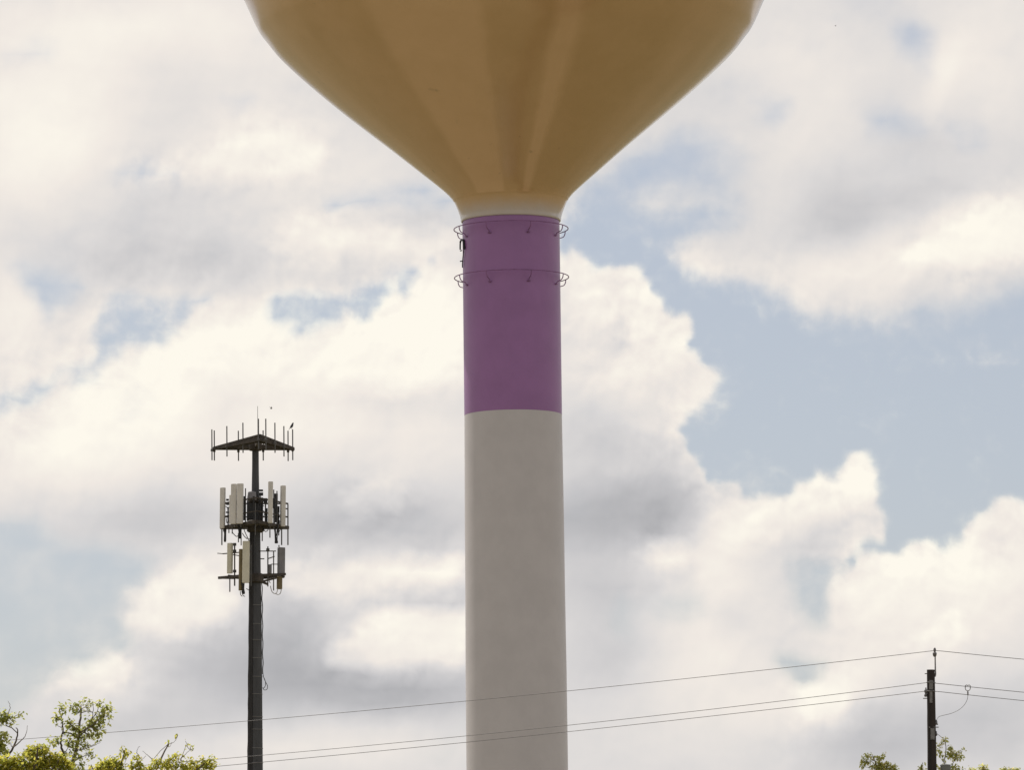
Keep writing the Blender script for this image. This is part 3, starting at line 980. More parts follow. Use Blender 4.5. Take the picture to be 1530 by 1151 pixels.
    for x0, y0, x1, y1, dy, yaw, mt in ((328.2, 729, 336.4, 790, .6, yl, 'panel'), (344.6, 723.5, 353.2, 783.5, -1.0, yl * .4, 'panel'),
                                        (353.6, 723, 363.2, 783, -1.25, yl * .4, 'panel'), (400.2, 720, 407.2, 782, -1.5, yr * .5, 'panel'),
                                        (418.4, 726, 426.4, 787, .1, yr, 'panel'), (368.6, 748, 378, 779, 1.3, math.pi, 'black'),
                                        (386.5, 744, 393, 780, 1.3, math.pi, 'black')):
        b = mb()
        box(b, x0, y0, x1, y1, dy, .16, yaw, .25)
        pa = b.build('panel_antenna', M[mt], mid, 'dark antenna seen from behind' if mt == 'black' else None)
        b = mb()
        xc = (x0 + x1) / 2 + (2.0 if yaw < 0 else -2.0 if mt == 'panel' else 0)
        pipe(b, xc, y0 + 6, y1 + 5, dy + .28)
        for yy in (y0 + 12, y1 - 10):
            bar(b, (x0 + x1) / 2, yy, xc, yy, dy + .08, dy + .28, .06, .05)
        b.build('antenna_bracket', M['galv'], pa)
    b = mb()
    box(b, 343.2, 740, 346.5, 783.2, -.85, .2, yl)
    b.build('panel_antenna', M['panel'], mid)
    for x, y0, y1, dy, r in ((331.5, 788, 815, .9, .034), (342, 785, 797, .3, .028), (347, 785, 798, -.4, .028), (356.2, 797, 811, -.5, .028),
                             (360.3, 796, 815.5, -.6, .026), (391.8, 790, 809, .8, .03), (403.3, 785, 804, -.8, .03), (420.8, 788, 815, .5, .034),
                             (430.2, 754, 815, 1.0, .034), (366.8, 730, 790, -.6, .03), (381.6, 752, 800, -2.0, .022), (409, 732, 790, -.5, .03),
                             (413.8, 734, 790, -.2, .03)):
        b = mb()
        pipe(b, x, y0, y1, dy, r)
        if x > 430:
            bar(b, 426, 760.5, 430.4, 760.8, .7, 1.0, .05, .07)
        b.build('mounting_pipe', M['galv'], mid)
    for x0, y0, x1, y1, dy in ((387.2, 732, 393, 734.6, -.4), (387.2, 736.5, 393.2, 741, -.4), (408.4, 738, 415, 752, .3), (408.2, 753, 413, 781, -.1),
                               (363.6, 742, 367, 778, -.4), (414.2, 757, 417.6, 766, .3), (407.6, 745, 411.6, 760, -.9), (413.5, 778, 418, 788, .3),
                               (394, 745, 399.5, 752, .6), (395.5, 760, 399.6, 783, .2), (337.8, 746, 342, 748.6, 0), (338, 752.5, 342.4, 755, 0),
                               (337.5, 765, 343, 767, 0), (369, 752, 380, 776, -.75)):
        b = mb()
        box(b, x0, y0, x1, y1, dy, .2, 0, .12)
        b.build('radio_unit', M['black'], mid)
    b = mb()
    b.lathe(p(376.3, 747.5, -.78), [(.10, -.02), (.235, 0), (.245, .05), (.20, .40), (.12, .44)], 16, False)
    b.build('shroud', M['panel_grey'], mid)
    rnd = random.Random(11)

    def bundle(x, y0, y1, dy, n, spread, par, name='cable_bundle', r=.024):
        bb = mb()
        for k in range(n):
            o1, o2 = rnd.uniform(-spread, spread), rnd.uniform(-spread, spread)
            bb.tube(spline([p(x + o1 * 1.5, y0, dy), p(x + o1, y0 * .6 + y1 * .4, dy + rnd.uniform(-.08, .08)), p(x + o2, y1 - 2, dy + rnd.uniform(-.1, .1)),
                            p(x + o2 * .5, y1, dy)], 12), r, 5)
        bb.build(name, M['cable'], par)
    bundle(336.2, 788, 810, .6, 7, 1.3, mid)
    bundle(358.2, 784, 805, -.7, 9, 2.2, mid)
    bundle(412.4, 784, 812, -.3, 10, 2.4, mid)
    bundle(396, 752, 782, .2, 4, 1.2, mid, r=.018)
    bundle(379.6, 742, 792, -1.0, 4, 1.2, mid, r=.02)
    bundle(387.5, 741, 790, -.5, 4, 1.4, mid, r=.02)
    bundle(341, 758, 790, .2, 3, 1.0, mid, r=.018)
    bundle(416, 760, 800, .2, 4, 1.4, mid, r=.02)
    bundle(410.2, 760, 790, -.4, 3, 1.0, mid, r=.02)
    # slack jumper cables under the platform
    for pts in (((347, 796), (353, 802), (357, 800)), ((362, 797), (366, 803), (372, 806), (375, 803)), ((364, 790), (367, 798), (371, 806), (373, 812)),
                ((393, 788), (396, 794.5), (400, 793), (402, 788)), ((413, 795), (417, 795), (419, 791)), ((338, 775), (339, 782), (341, 778)),
                ((337, 757), (341, 760), (343, 757)), ((390, 746), (394, 748), (391, 754), (395, 757)), ((389, 766), (394, 764), (395, 770), (390, 776))):
        b = mb()
        b.tube(spline([p(x, y, -.3) for x, y in pts], 14), .022, 5)
        b.build('jumper_cable', M['cable'], mid)

    # ---- lower tier
    f = mb()
    bar(f, 327.2, 864, 361, 861, 1.1, -.6, .13, .13)
    bar(f, 327.2, 864, 350, 864.5, 1.1, 1.2, .10, .10)
    bar(f, 341, 862, 381.6, 865, .4, 0, .16, .18)
    bar(f, 325.2, 827.3, 334, 828, 1.2, .9, .05, .04)
    bar(f, 333, 828, 375, 824.5, .9, -.6, .06, .05)
    bar(f, 345, 829, 362, 831.5, .6, .2, .05, .05)
    bar(f, 384, 860, 426, 858.5, -.3, 1.0, .14, .12)
    bar(f, 384, 864, 424, 862, .6, 1.2, .10, .16)
    bar(f, 386, 871, 413, 864, -.2, .6, .08, .10)
    bar(f, 384, 867, 400, 873.5, -.2, .2, .12, .10)
    bar(f, 386, 824, 412, 824, -.2, .6, .05, .05)
    bar(f, 387, 835.5, 395, 835.5, 0, 0, .05, .05)
    bar(f, 400, 835.5, 410, 832, .2, .5, .05, .05)
    bar(f, 405, 843.6, 415, 843.6, .4, .6, .05, .04)
    f.lathe(p(381.6, 872, 0), [(.34, 0), (.42, .05), (.42, .42), (.34, .5)], 16, False)
    low = f.build('lower_platform', M['platform'], root)
    for x0, y0, x1, y1, dy, yaw, mt in ((339.2, 812, 347.6, 857.5, .2, yl, 'panel_tan'), (362, 809, 372.4, 871.5, -1.1, yl * .4, 'panel_tan'),
                                        (357, 821, 362.2, 883, -.6, yl * 1.6, 'olive'), (414, 818.5, 425.8, 863.5, 1.2, yr, 'panel_grey'),
                                        (413.4, 862, 421.6, 881, 1.0, yr, 'olive'), (401, 844, 406, 857.5, .3, 0, 'panel_grey')):
        b = mb()
        box(b, x0, y0, x1, y1, dy, .2, yaw, .3)
        b.build('panel_antenna', M[mt], low, {'olive': 'dark olive antenna', 'panel_grey': 'dark grey antenna', 'panel_tan': 'tan antenna'}[mt])
    for x, y0, y1, dy, r in ((350.6, 813, 876, .5, .038), (343.4, 860, 885, .7, .032), (400.2, 817, 877, .2, .034), (408.8, 824, 883, .5, .03),
                             (375.2, 815, 876, -.55, .028), (416.8, 815, 822, 1.3, .03)):
        b = mb()
        pipe(b, x, y0, y1, dy, r)
        if x in (350.6, 400.2):
            for yy in ((816, 826, 856) if x < 360 else (824,)):
                b.prism(p(x, yy, dy), .17, .17, .14)
        b.build('mounting_pipe', M['galv'], low)
    bundle(363.8, 868, 888, -.7, 7, 2.0, low)
    for pts in (((359, 884), (359.5, 889), (362, 892)), ((361, 884), (363, 890), (366, 892)), ((368, 880), (371, 882), (375, 884))):
        b = mb()
        b.tube(spline([p(x, y, -.5) for x, y in pts], 10), .02, 5)
        b.build('jumper_cable', M['cable'], low)
    for pts in (((404, 876), (406, 884), (410, 887.5), (413.5, 886), (415, 880)), ((411, 887), (415, 889), (419, 887), (420.5, 880)),
                ((404, 872), (402, 868), (404, 864))):
        b = mb()
        b.tube(spline([p(x, y, .8) for x, y in pts], 16), .022, 5)
        b.build('jumper_cable', M['whitecable'], low, 'pale looped cable')
    b = mb()
    b.tube(spline([p(371.6, 822, -.9), p(372.6, 812, -.8), p(371, 806, -.6), p(368, 805, -.5)], 14), .028, 6)
    b.build('jumper_cable', M['whitecable'], low, 'pale looped cable')


cell_tower()


# ------------------------------------------------------------------ utility pole and its wires
def utility_pole():
    Y = 140.0
    s = mpp(1050, Y)
    top, bot = at(1390.8, 1001.5, Y), at(1392.8, 1151, Y)
    ax = (top - bot).normalized()
    foot = bot - ax * (bot.z / ax.z)
    root = empty('utility_pole', foot, 'dark wooden utility pole with pole-top pin insulator', 'utility pole')
    mb = lambda: MB(foot)
    p = lambda px, py, dy=0.0: at(px, py, Y + dy)
    b = mb()
    rnd = random.Random(3)
    n = 20
    rows = []
    L = (top - foot).length
    vs_, fs_ = [], []
    steps = 60
    lump = [rnd.uniform(-.03, .03) for _ in range(n)]
    for i in range(steps + 1):
        t = i / steps
        c = foot.lerp(top, t)
        r = (5.85 + (1 - t) * 5.0) * s
        for k in range(n):
            a = 2 * math.pi * k / n
            rr = r * (1 + lump[k] + rnd.uniform(-.015, .015))
            vs_.append(c + Vector((rr * math.cos(a), rr * math.sin(a), 0)))
    for i in range(steps):
        for k in range(n):
            fs_.append((i * n + k, i * n + (k + 1) % n, (i + 1) * n + (k + 1) % n, (i + 1) * n + k))
    b.add(vs_, fs_, True)
    b.add(vs_[-n:], [tuple(range(n))], False)
    b.build('shaft', M['wood'], root)
    # pole-top pin and insulator
    b = mb()
    b.tube([p(1397.4, 1012, -.02), p(1398.0, 1007, -.02), p(1397.5, 1000, 0), p(1397.2, 981, 0)], [.014, .016, .018, .016], 8)
    b.prism(p(1397.3, 1009, 0) - Vector((0, 0, .02)), .05, .06, .06)
    pin = b.build('pole_pin', M['weathered'], root)
    b = mb()
    b.lathe(p(1396.6, 982, 0), [(.028, 0), (.044, .03), (.052, .07), (.050, .10), (.030, .105), (.026, .13), (.030, .15), (.034, .18), (.026, .205), (.012, .225), (.001, .232)], 20)
    b.build('insulator', M['insul'], pin)
    # brackets, bolts, plates
    fr = -.115
    def bolt(x0, x1, y, dy):
        q = mb()
        q.tube([p(x0, y, dy), p(x1, y - .2, dy)], .012, 6)
        q.build('bolt', M['weathered'], root)
    bolt(1381.6, 1386, 1007.4, 0)
    bolt(1379.2, 1387, 1044.3, 0)
    bolt(1388, 1402.4, 1087.6, -.09)
    bolt(1396, 1401.6, 1083.4, 0)
    for x0, y0, x1, y1 in ((1388.4, 1017, 1394, 1031), (1389, 1034, 1393.2, 1051), (1390.4, 1089, 1396.6, 1106)):
        b = mb()
        b.prism(p((x0 + x1) / 2, y1, fr), (x1 - x0) * s, .025, (y1 - y0) * s, 0, .15)
        b.build('steel_plate', M['weathered'], root)
    for yy in (1020.2, 1033.2):
        b = mb()
        b.tube([p(1384.4, yy + .3, -.06), p(1388, yy, -.125), p(1393, yy - .1, -.13), p(1397.4, yy + .6, -.07)], .013, 6)
        b.build('conductor_tie', M['weathered'], root)
    b = mb()
    b.lathe(p(1383.4, 1042, -.03), [(.02, 0), (.042, .01), (.042, .05), (.026, .07), (.026, .10), (.042, .12), (.042, .165), (.02, .18), (.012, .23)], 16)
    b.build('spool_insulator', M['insul'], root)
    b = mb()
    b.lathe(p(1398.8, 1083.5, -.03), [(.02, 0), (.036, .015), (.036, .05), (.022, .06), (.034, .08), (.020, .10), (.010, .12)], 16)
    b.build('spool_insulator', M['insul'], root)
    b = mb()
    b.lathe(p(1398.7, 1100.5, -.03), [(.018, 0), (.030, .015), (.030, .06), (.018, .08), (.026, .10), (.012, .12)], 16)
    b.build('spool_insulator', M['insul'], root)
    # transformer can hung on the right side
    b = mb()
    c = p(1412.8, 1175, -.02)
    hh = (1175 - 1143.5) * s
    b.lathe(c, [(.11, 0), (.125, .02), (.125, hh - .03)], 24)
    drum = b.build('transformer', M['drum'], root)
    b = mb()
    b.lathe(c + Vector((0, 0, hh - .03)), [(.134, 0), (.134, .018), (.115, .032), (.02, .045)], 24)
    b.build('lid', M['drum'], drum)
    for yy in (1155, 1168):
        b = mb()
        b.beam(p(1397, yy, 0), p(1406, yy, -.02), .06, .05)
        b.build('hanger', M['weathered'], drum)

    # wires
    yw = lambda px: 140.0 - .13 + max(0, 1396 - px) * .0255
    def wire(left, right, r, label, off=0.0):
        bb = MB()
        L_ = sorted(left, key=lambda q: q[0])
        co = np.polyfit([q[0] for q in L_], [q[1] for q in L_], 2)
        x1, y1 = L_[-1]
        k = y1 - np.polyval(co, x1)
        pts = []
        for px in np.linspace(-260, x1, 90):
            w = max(0, 1 - (x1 - px) / 300)
            pts.append(at(px, np.polyval(co, px) + k * w, yw(px) + off))
        for px in np.linspace(x1, 1840, 40)[1:]:
            (xa, ya), (xb, yb) = right
            t = (px - xa) / (xb - xa)
            py = ya + (yb - ya) * t - 2.2 * t * (t - 1) * .35 if px > xa else np.interp(px, [x1, xa], [y1, ya])
            pts.append(at(px, py, 140.0 - .13 + off + max(0, px - 1396) * .004))
        bb.tube(pts, r, 6)
        o = bb.build('power_line', M['wire'])
        return tag(o, label, 'power line', 'power lines strung past the utility pole')
    wire([(13, 1106.7), (340, 1081), (440, 1072), (830, 1035), (1270, 987), (1397, 972.7)], ((1400, 972.8), (1530, 985.8)), .0072,
         'topmost power line, tied to the pin insulator above the pole top', .13)
    wire([(216, 1144.4), (340, 1134), (440, 1124.8), (830, 1086.5), (1270, 1036), (1384, 1020.8)], ((1398, 1021.6), (1530, 1035.2)), .0072,
         'middle power line, with a wire clamp hanging on it')
    wire([(262, 1152), (340, 1144.2), (440, 1135), (830, 1096.5), (1270, 1046.5), (1384, 1033.4)], ((1398, 1033.6), (1530, 1047.8)), .0072,
         'lowest of the three power lines crossing the white column')
    # tap clamp on the middle line and its drop wire
    yy = 140.0 - .13 + .2
    q = lambda px, py, dy=0.0: at(px, py, yy + dy)
    cl = empty('tap_clamp', q(1446, 1026.5), 'small metal tap clamp hooked on the middle power line right of the pole', 'wire clamp')
    o = Vector(cl.location)
    b = MB(o)
    b.tube([q(1442.2, 1028.6), q(1442.4, 1025.2), q(1444, 1024.2), q(1446, 1025.2), q(1448, 1024.2), q(1449.6, 1025.4), q(1449.8, 1029.2)], .011, 6)
    b.tube(spline([q(1442.2, 1028.6), q(1443, 1031.5), q(1446, 1033), q(1449, 1031.5), q(1449.8, 1029)], 12), .009, 6)
    b.build('clamp_jaw', M['weathered'], cl)
    b = MB(o)
    b.tube([q(1446, 1032.6), q(1446.1, 1036), q(1446.2, 1040)], [.012, .019, .010], 8)
    b.build('clamp_stem', M['weathered'], cl)
    b = MB()
    b.tube(spline([q(1446.2, 1039.6), q(1444.8, 1047), q(1440, 1055), q(1432.5, 1061.5), q(1422, 1066.5), q(1410, 1069.6), q(1402.5, 1072), q(1399.4, 1077, -.2)], 50), .0055, 6)
    tag(b.build('drop_wire', M['wire']), 'thin drop wire curving from the tap clamp down to the pole', 'wire')
    b = MB()
    b.tube(spline([q(1399.6, 1097, -.2), q(1405, 1101, -.1), q(1411, 1107), q(1413.6, 1118), q(1412, 1132), q(1411, 1142.4, -.2)], 30), .006, 6)
    tag(b.build('jumper_wire', M['wire']), 'thin jumper wire from the pole down to the grey transformer lid', 'wire')


utility_pole()


# ------------------------------------------------------------------ birds
def bird(name, pos, heading, pitch, length, mat, label, wings=None, legs=0.0, stout=1.0):
    """one continuous body: tail, trunk, neck, head and bill; open wings grow from the shoulders"""
    prof = [(-.52, .004, .055), (-.44, .012, .075), (-.30, .022, .065), (-.20, .06, .07), (-.06, .105, .10), (.08, .125, .115), (.20, .11, .10),
            (.28, .085, .08), (.34, .082, .078), (.40, .07, .066), (.435, .032, .03), (.47, .014, .014), (.50, .003, .003)]
    rise = lambda x: 0.10 * max(0, min(1, (x - .1) / .25)) - 0.04 * max(0, (-x - .2))
    n = 12
    vs_, fs_ = [], []
    for x, h, w in prof:
        for k in range(n):
            a = 2 * math.pi * k / n
            vs_.append(Vector((x, stout * w * math.cos(a), rise(x) + stout * h * math.sin(a))))
    for i in range(len(prof) - 1):
        for k in range(n):
            fs_.append((i * n + k, i * n + (k + 1) % n, (i + 1) * n + (k + 1) % n, (i + 1) * n + k))
    fs_.append(tuple(reversed(range(n))))
    fs_.append(tuple(range((len(prof) - 1) * n, len(prof) * n)))
    b = MB()
    Rm = Matrix.Rotation(heading, 3, 'Z') @ Matrix.Rotation(-pitch, 3, 'Y')
    b.add([Rm @ v * length for v in vs_], fs_, True)
    if wings is not None:
        for sy in (1, -1):
            sec = [(0.0, .16, -.16, .03), (.30, .20, -.12, .025), (.58, .12, -.10, .015), (.95, -.06, -.20, .004)]
            wv, wf = [], []
            for t, xf, xr, th in sec:
                y = sy * (.07 + t * .75)
                z = .06 + math.sin(wings) * t * .8
                yy = sy * (.07 + t * .75 * math.cos(wings))
                wv += [Vector((xf, yy, z)), Vector(((xf + xr) / 2 + .04, yy, z + th)), Vector((xr, yy, z)), Vector(((xf + xr) / 2 + .04, yy, z - th))]
            for i in range(len(sec) - 1):
                for k in range(4):
                    wf.append((i * 4 + k, i * 4 + (k + 1) % 4, (i + 1) * 4 + (k + 1) % 4, (i + 1) * 4 + k))
            wf += [(0, 1, 2, 3), tuple(range(len(wv) - 4, len(wv)))]
            b.add([Rm @ v * length for v in wv], wf, False)
    if legs:
        for sy in (1, -1):
            a = Rm @ Vector((-.02, sy * .05, -.08)) * length
            b.tube([a, a + Vector((0, 0, -legs * .6)), a * .35 + Vector((0, 0, a.z * .65 - legs))], .006, 5)
    o = b.build(name, mat)
    o.location = pos
    return tag(o, label, 'bird')


bird('perched_bird', at(435.6, 637.4, 290.98), math.radians(15), math.radians(50), 0.46, M['bird'],
     'dark long-tailed bird perched on the tip of a pipe at the cell tower top', legs=.12, stout=1.2)
bird('flying_bird', at(405.2, 611, 288.0), math.radians(35), math.radians(12), 0.17, M['palebird'],
     'small grey bird flying just above the cell tower', wings=.9)
bird('flying_bird', at(1248.3, 38.3, 300.0), math.radians(200), math.radians(8), 0.11, M['bird'],
     'tiny dark bird high in the sky right of the gold tank', wings=.3)


# ------------------------------------------------------------------ trees
def leaves(bb, pts, size, rnd):
    """folded leaf blades at the given points"""
    vs_, fs_ = [], []
    for q in pts:
        l = size * rnd.uniform(.7, 1.25)
        w = l * rnd.uniform(.5, .7)
        d = Vector((rnd.gauss(0, 1), rnd.gauss(0, 1), rnd.gauss(-.35, .8))).normalized()
        up = Vector((rnd.gauss(0, .6), rnd.gauss(0, .6), 1)).normalized()
        sd = d.cross(up)
        if sd.length < 1e-3:
            continue
        sd.normalize()
        nn = sd.cross(d)
        k = len(vs_)
        fold = rnd.uniform(.05, .3)
        vs_ += [q, q + d * l * .45 + sd * w * .5 + nn * w * fold, q + d * l - nn * l * .12, q + d * l * .45 - sd * w * .5 + nn * w * fold]
        fs_ += [(k, k + 1, k + 2), (k, k + 2, k + 3)]
    bb.add(vs_, fs_, False)


def tree(name, Y, trunk_px, stems, blobs, label, mat, seed, cat='tree', size=.074, group=None, dens=1.0, low=(), base_r=.16, twig=True):
    """trunk_px: (column, row) where the trunk enters the picture; stems: branch lines; blobs: leafy clumps (x, y, rx, ry[, density])"""
    rnd = random.Random(seed)
    s = mpp(1120, Y)
    p = lambda px, py, dy=0.0: at(px, py, Y + dy)
    tp = p(*trunk_px)
    foot = Vector((tp.x + rnd.uniform(-.15, .15), Y, 0))
    root = empty(name, foot, label, cat, group)
    tr = MB(foot)
    tr.tube(spline([foot, foot.lerp(tp, .4) + Vector((.06, .04, 0)), foot.lerp(tp, .75) + Vector((-.05, 0, 0)), tp], 16),
            [base_r * (1 - .62 * i / 16) * (1.25 if i == 0 else 1) for i in range(17)], 10)
    nodes = [tp]
    for st in stems:
        r0, pts = st[0], st[1:]
        dy0 = rnd.uniform(-.15, .15)
        P = [p(x, y, dy0 * i) for i, (x, y) in enumerate(pts)]
        m = max(8, 3 * len(P))
        curve = spline(P, m)
        curve = [c + Vector((rnd.uniform(-.008, .008), rnd.uniform(-.02, .02), rnd.uniform(-.006, .006))) if 0 < i < m else c for i, c in enumerate(curve)]
        tr.tube(curve, [max(r0 * (1 - .75 * i / m), .004) for i in range(m + 1)], 6)
        nodes += curve
        near = min([tp] + nodes[:-len(curve)], key=lambda q: (q - curve[0]).length)
        if (near - curve[0]).length > .05:
            tr.tube([near, near.lerp(curve[0], .5) + Vector((0, 0, .03)), curve[0]], r0, 6)
    fl = MB(foot)
    for bl in list(blobs) + list(low):
        x, y, rx, ry = bl[:4]
        k = bl[4] if len(bl) > 4 else 1.0
        dep = max(rx, ry) * s * rnd.uniform(.8, 1.2)
        dyc = rnd.uniform(-.5, .5) * min(dep, .5)
        c = p(x, y, dyc)
        # a twig carries every clump
        if twig:
            near = min(nodes, key=lambda q: (q - c).length + (2.0 if q.z > c.z + .05 else 0))
            mid_ = near.lerp(c, .5) + Vector((rnd.uniform(-.02, .02), 0, -.03))
            tr.tube(spline([near, mid_, c], 6), [.009, .008, .007, .006, .006, .005, .004], 5)
            if len(nodes) < 400:
                nodes.append(c)
        cnt = int(dens * k * (8 + 1.3 * rx * ry * (s / .0129) ** 2))
        pts = []
        ncl = max(1, cnt // 5)
        for _ in range(ncl):
            while True:
                g = Vector((rnd.uniform(-1, 1), rnd.uniform(-1, 1), rnd.uniform(-1, 1)))
                if g.length < 1:
                    break
            q0 = c + Vector((g.x * rx * s, g.y * dep, g.z * ry * s))
            if rx * s > .06 and twig:
                e = c.lerp(q0, .3)
                tr.tube([e, q0], [.004, .0025], 4)
            for _ in range(5):
                pts.append(q0 + Vector((rnd.gauss(0, .035), rnd.gauss(0, .035), rnd.gauss(0, .035))))
        leaves(fl, pts, size, rnd)
    tr.build('trunk', M['bark'], root)
    fl.build('crown', M[mat], root)


def lowmass(x0, x1, y0, y1, n, seed, rx=(10, 18), ry=(9, 15), k=1.0):
    r = random.Random(seed)
    return [(r.uniform(x0, x1), y0 + (y1 - y0) * r.random(), r.uniform(*rx), r.uniform(*ry), k) for _ in range(n)]


tree('leafy_tree', 104.0, (-6, 1175),
     [(.03, (-6, 1175), (2, 1150), (12, 1130), (20, 1117), (25, 1104), (26, 1092), (24, 1088)), (.012, (20, 1117), (32, 1107), (38, 1099), (41, 1085)),
      (.010, (9, 1085), (13, 1066), (15, 1056), (12, 1048)), (.03, (-6, 1175), (-8, 1130), (-4, 1090), (2, 1076)), (.01, (2, 1078), (18, 1073), (33, 1066))],
     [(2, 1068, 6, 5), (12, 1072, 5, 6), (4, 1078, 6, 6), (-6, 1080, 8, 10), (20, 1072, 5, 3, .6), (27, 1072, 3, 2, .6), (33, 1066, 3, 3, .7), (18, 1080, 2, 3),
      (3, 1103, 8, 8), (6, 1098, 4, 4), (0, 1115, 7, 6), (5, 1120, 6, 4), (12, 1123, 4, 3, .6), (-12, 1110, 10, 14), (16, 1110, 4, 4, .3)],
     'green tree cut by the left edge of the view, with bare twigs', 'leaf', 21, low=lowmass(-60, 10, 1130, 1260, 26, 1), base_r=.15)

tree('leafy_tree', 99.0, (48, 1190),
     [(.04, (48, 1190), (50, 1160), (54, 1135), (57, 1118)), (.03, (48, 1190), (30, 1160), (22, 1142)), (.03, (50, 1170), (78, 1150), (90, 1135))],
     [(56, 1119, 9, 7), (50, 1124, 9, 7), (62, 1121, 6, 6), (68, 1126, 6, 6), (40, 1130, 10, 7), (30, 1137, 10, 7), (18, 1138, 10, 6), (6, 1140, 10, 8), (-6, 1142, 10, 8),
      (52, 1138, 14, 10), (68, 1138, 10, 8), (82, 1134, 8, 6), (92, 1134, 8, 7), (100, 1141, 7, 7), (86, 1144, 12, 9), (60, 1148, 16, 9), (36, 1146, 16, 9),
      (14, 1150, 16, 9), (104, 1150, 8, 8), (-8, 1152, 12, 10), (70, 1117, 3, 3, .7), (46, 1116, 3, 3, .6), (78, 1128, 5, 4)],
     'dense rounded yellow-green tree below the tall sparse crown at left', 'leaf_yellow', 22, low=lowmass(-20, 120, 1158, 1290, 46, 2, (14, 22), (12, 18)), base_r=.17, dens=1.25)

tree('sparse_tree', 108.0, (107, 1160),
     [(.045, (107, 1160), (109, 1140), (113, 1122), (117, 1103), (119, 1085), (121, 1066), (121, 1055)), (.028, (103, 1150), (96, 1132), (92, 1118), (91, 1106), (94, 1090), (92, 1074), (88, 1058)),
      (.014, (117, 1103), (128, 1092), (136, 1078), (139, 1064), (139, 1050)), (.016, (118, 1096), (133, 1088), (146, 1078), (156, 1066), (160, 1056)), (.010, (136, 1078), (146, 1062), (148, 1048)),
      (.011, (113, 1122), (126, 1120), (140, 1115), (150, 1110)), (.010, (118, 1092), (110, 1086), (104, 1081)), (.009, (121, 1066), (114, 1056), (112, 1052)), (.008, (121, 1060), (131, 1055), (133, 1048)),
      (.007, (92, 1088), (86, 1085), (82, 1083)), (.012, (92, 1128), (99, 1122), (103, 1116)), (.012, (109, 1140), (126, 1130), (139, 1129))],
     [(92, 1057, 4, 5), (94, 1062, 3, 3), (84, 1074, 4, 3), (90, 1075, 4, 3), (86, 1070, 3, 3), (111, 1053, 4, 3), (116, 1055, 4, 3), (110, 1062, 5, 4), (117, 1064, 4, 4), (124, 1046, 2, 2), (133, 1049, 2, 3),
      (131, 1057, 3, 4), (148, 1050, 3, 3), (160, 1057, 6, 4), (156, 1064, 4, 5), (164, 1060, 3, 4), (150, 1070, 6, 5), (162, 1070, 3, 3), (134, 1077, 7, 4), (142, 1080, 6, 5), (105, 1082, 6, 5), (102, 1079, 4, 4),
      (110, 1088, 5, 5), (150, 1082, 5, 5), (155, 1078, 4, 5), (153, 1090, 3, 3), (128, 1090, 5, 4), (117, 1088, 5, 6), (138, 1087, 5, 5), (146, 1098, 5, 3), (149, 1096, 3, 2), (112, 1100, 7, 5), (102, 1108, 7, 5),
      (98, 1098, 3, 2), (122, 1103, 7, 6), (116, 1113, 6, 4), (127, 1115, 6, 4), (120, 1096, 5, 4), (133, 1098, 4, 3), (138, 1101, 3, 2), (145, 1110, 3, 2), (139, 1128, 4, 3), (131, 1126, 5, 3), (118, 1132, 4, 5), (85, 1107, 6, 4),
      (79, 1110, 4, 4), (107, 1117, 5, 4), (122, 1143, 4, 6), (118, 1148, 4, 5), (113, 1130, 3, 3), (143, 1090, 3, 3), (103, 1128, 3, 3)],
     'tall sparse tree with open leaf clusters, the tallest crown at lower left', 'leaf', 23, low=lowmass(80, 130, 1165, 1290, 26, 3), base_r=.15, dens=.9)

tree('leafy_tree', 112.0, (166, 1180),
     [(.03, (166, 1180), (166, 1160), (165, 1145)), (.02, (166, 1160), (178, 1146), (184, 1132), (187, 1122)), (.006, (176, 1150), (187, 1140), (190, 1126))],
     [(165, 1139, 11, 5), (157, 1142, 9, 6), (173, 1143, 9, 6), (148, 1148, 7, 6), (166, 1148, 14, 7), (181, 1147, 6, 7), (140, 1150, 5, 4, .7), (183, 1119, 4, 3, .8), (188, 1126, 4, 3, .8), (183, 1130, 3, 2, .8),
      (194, 1127, 3, 2, .6), (136, 1143, 3, 3, .4)],
     'low yellow tree between the tall sparse crown and the cell tower', 'leaf_yellow', 24, low=lowmass(140, 190, 1156, 1260, 26, 4), base_r=.14, dens=1.2)

tree('leafy_tree', 118.0, (262, 1195),
     [(.035, (262, 1195), (258, 1170), (250, 1150), (240, 1138), (245, 1125), (251, 1113), (252, 1108)), (.012, (262, 1170), (232, 1150), (227, 1136), (219, 1128), (213, 1123)),
      (.014, (262, 1175), (290, 1155), (306, 1140), (314, 1134)), (.006, (251, 1113), (262, 1108), (265, 1099)), (.008, (262, 1150), (272, 1132), (278, 1114), (277, 1108)), (.006, (272, 1132), (284, 1122), (290, 1119)),
      (.016, (258, 1170), (215, 1155), (204, 1143)), (.006, (207, 1142), (214, 1134), (218, 1130)), (.006, (204, 1126), (206, 1118), (209, 1116)), (.006, (251, 1117), (255, 1115), (256, 1110))],
     [(203, 1134, 5, 4), (205, 1141, 6, 5), (198, 1147, 5, 5), (208, 1149, 6, 4), (234, 1138, 6, 3), (238, 1144, 9, 5), (226, 1148, 7, 4), (254, 1136, 5, 4), (252, 1143, 12, 6), (261, 1129, 3, 4, .8), (264, 1134, 4, 3), (270, 1146, 10, 5),
      (285, 1137, 4, 2), (289, 1142, 5, 4), (303, 1135, 3, 3), (306, 1140, 7, 5), (314, 1137, 5, 4), (320, 1142, 5, 3), (300, 1146, 9, 5), (282, 1149, 9, 4), (312, 1147, 7, 4), (252, 1112, 2, 2, .3), (278, 1114, 2, 3, .3),
      (265, 1100, 1.5, 2, .25), (273, 1130, 2, 2, .5), (289, 1120, 3, 2, .2), (284, 1116, 3, 3, .2)],
     'low spreading yellow-green tree with bare twigs, left of the cell tower foot', 'leaf_yellow', 25, low=lowmass(205, 315, 1154, 1260, 40, 5), base_r=.16, dens=1.15)

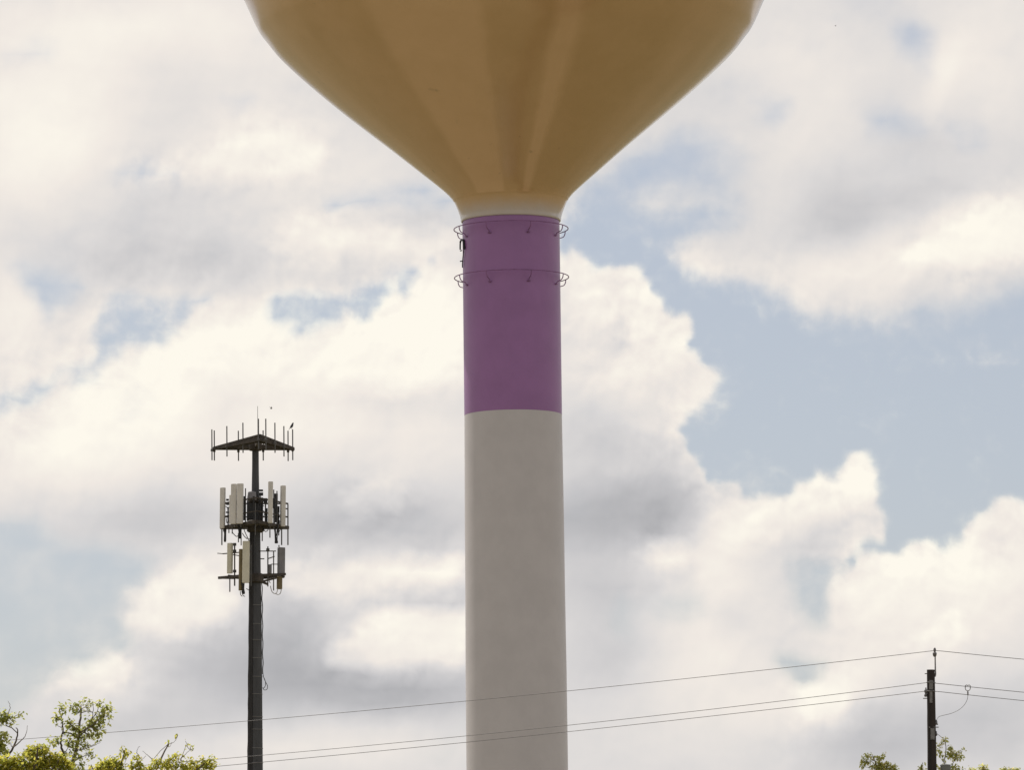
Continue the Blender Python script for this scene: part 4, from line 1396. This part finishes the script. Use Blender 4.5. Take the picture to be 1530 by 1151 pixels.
tree('leafy_tree', 165.0, (1312, 1175),
     [(.03, (1312, 1175), (1312, 1155), (1308, 1140), (1304, 1130)), (.02, (1312, 1160), (1324, 1148), (1332, 1144)), (.01, (1310, 1145), (1318, 1134), (1319, 1127))],
     [(1299, 1131, 8, 3, .8), (1290, 1138, 4, 4, .8), (1296, 1140, 5, 4, .7), (1318, 1130, 3, 4, .8), (1310, 1134, 5, 3), (1316, 1143, 7, 4, 1.3), (1326, 1143, 4, 4), (1306, 1147, 7, 4), (1333, 1147, 5, 4), (1318, 1149, 9, 4),
      (1288, 1145, 4, 4, .6), (1338, 1150, 4, 3)],
     'pale small-leaved treetop left of the utility pole', 'leaf_pale', 26, low=lowmass(1285, 1340, 1155, 1230, 30, 6, (8, 13), (7, 11)), base_r=.16, size=.085)

tree('leafy_tree', 158.0, (1416, 1185),
     [(.03, (1416, 1185), (1414, 1160), (1411, 1142), (1413, 1125), (1413, 1110)), (.008, (1411, 1142), (1405, 1132), (1404, 1118)), (.014, (1414, 1160), (1424, 1142), (1429, 1130), (1436, 1121))],
     [(1404, 1114, 3, 3, .6), (1412, 1107, 4, 2.5, .8), (1408, 1110, 3, 3, .5), (1403, 1127, 3, 5, .6), (1408, 1129, 3, 4, .5), (1420, 1121, 4, 4), (1426, 1128, 6, 4, 1.2), (1419, 1129, 4, 4), (1430, 1133, 4, 3), (1437, 1122, 2, 2, .6), (1438, 1132, 3, 4, .5),
      (1402, 1147, 3, 3), (1426, 1147, 4, 3), (1434, 1136, 3, 2, .6), (1431, 1150, 5, 3), (1410, 1136, 2, 3, .4)],
     'yellow-green treetop behind the utility pole transformer', 'leaf_pale', 27, low=lowmass(1398, 1440, 1156, 1230, 22, 7, (8, 12), (7, 10)), base_r=.15, size=.082)

tree('leafy_tree', 182.0, (1468, 1172), [(.02, (1468, 1172), (1469, 1158), (1469, 1146)), (.012, (1468, 1165), (1455, 1155), (1450, 1150))],
     [(1469, 1146, 3, 2.5), (1467, 1149, 5, 3), (1472, 1150, 4, 2.5), (1450, 1150, 2.5, 2.5, .6), (1454, 1153, 4, 3)],
     'single small leafy tip at the bottom edge right of the transformer', 'leaf_pale', 28, low=lowmass(1448, 1480, 1155, 1215, 18, 8, (7, 11), (6, 10)), base_r=.14, size=.085)

tree('leafy_tree', 188.0, (1512, 1175), [(.02, (1512, 1175), (1506, 1158), (1503, 1150)), (.012, (1512, 1168), (1519, 1155), (1521, 1149))],
     [(1503, 1150, 3, 2, .7), (1510, 1151, 4, 2.5, .8), (1521, 1149, 3, 2, .8), (1516, 1152, 5, 3), (1498, 1149.5, 1.5, 2, .5)],
     'faint row of leaf tips at the bottom right corner', 'leaf_pale', 29, low=lowmass(1495, 1535, 1156, 1215, 20, 9, (7, 11), (6, 10)), base_r=.14, size=.085)

tree('leafy_tree', 170.0, (1379, 1172), [(.02, (1379, 1172), (1378, 1156), (1377, 1145), (1379, 1140))],
     [(1377, 1147, 2.5, 3, .5), (1379, 1142, 2, 2, .35), (1376, 1151, 4, 3, .7)],
     'thin sprig of leaves close against the left of the utility pole', 'leaf_pale', 30, low=lowmass(1365, 1388, 1156, 1215, 14, 10, (6, 10), (6, 9)), base_r=.12, size=.08)
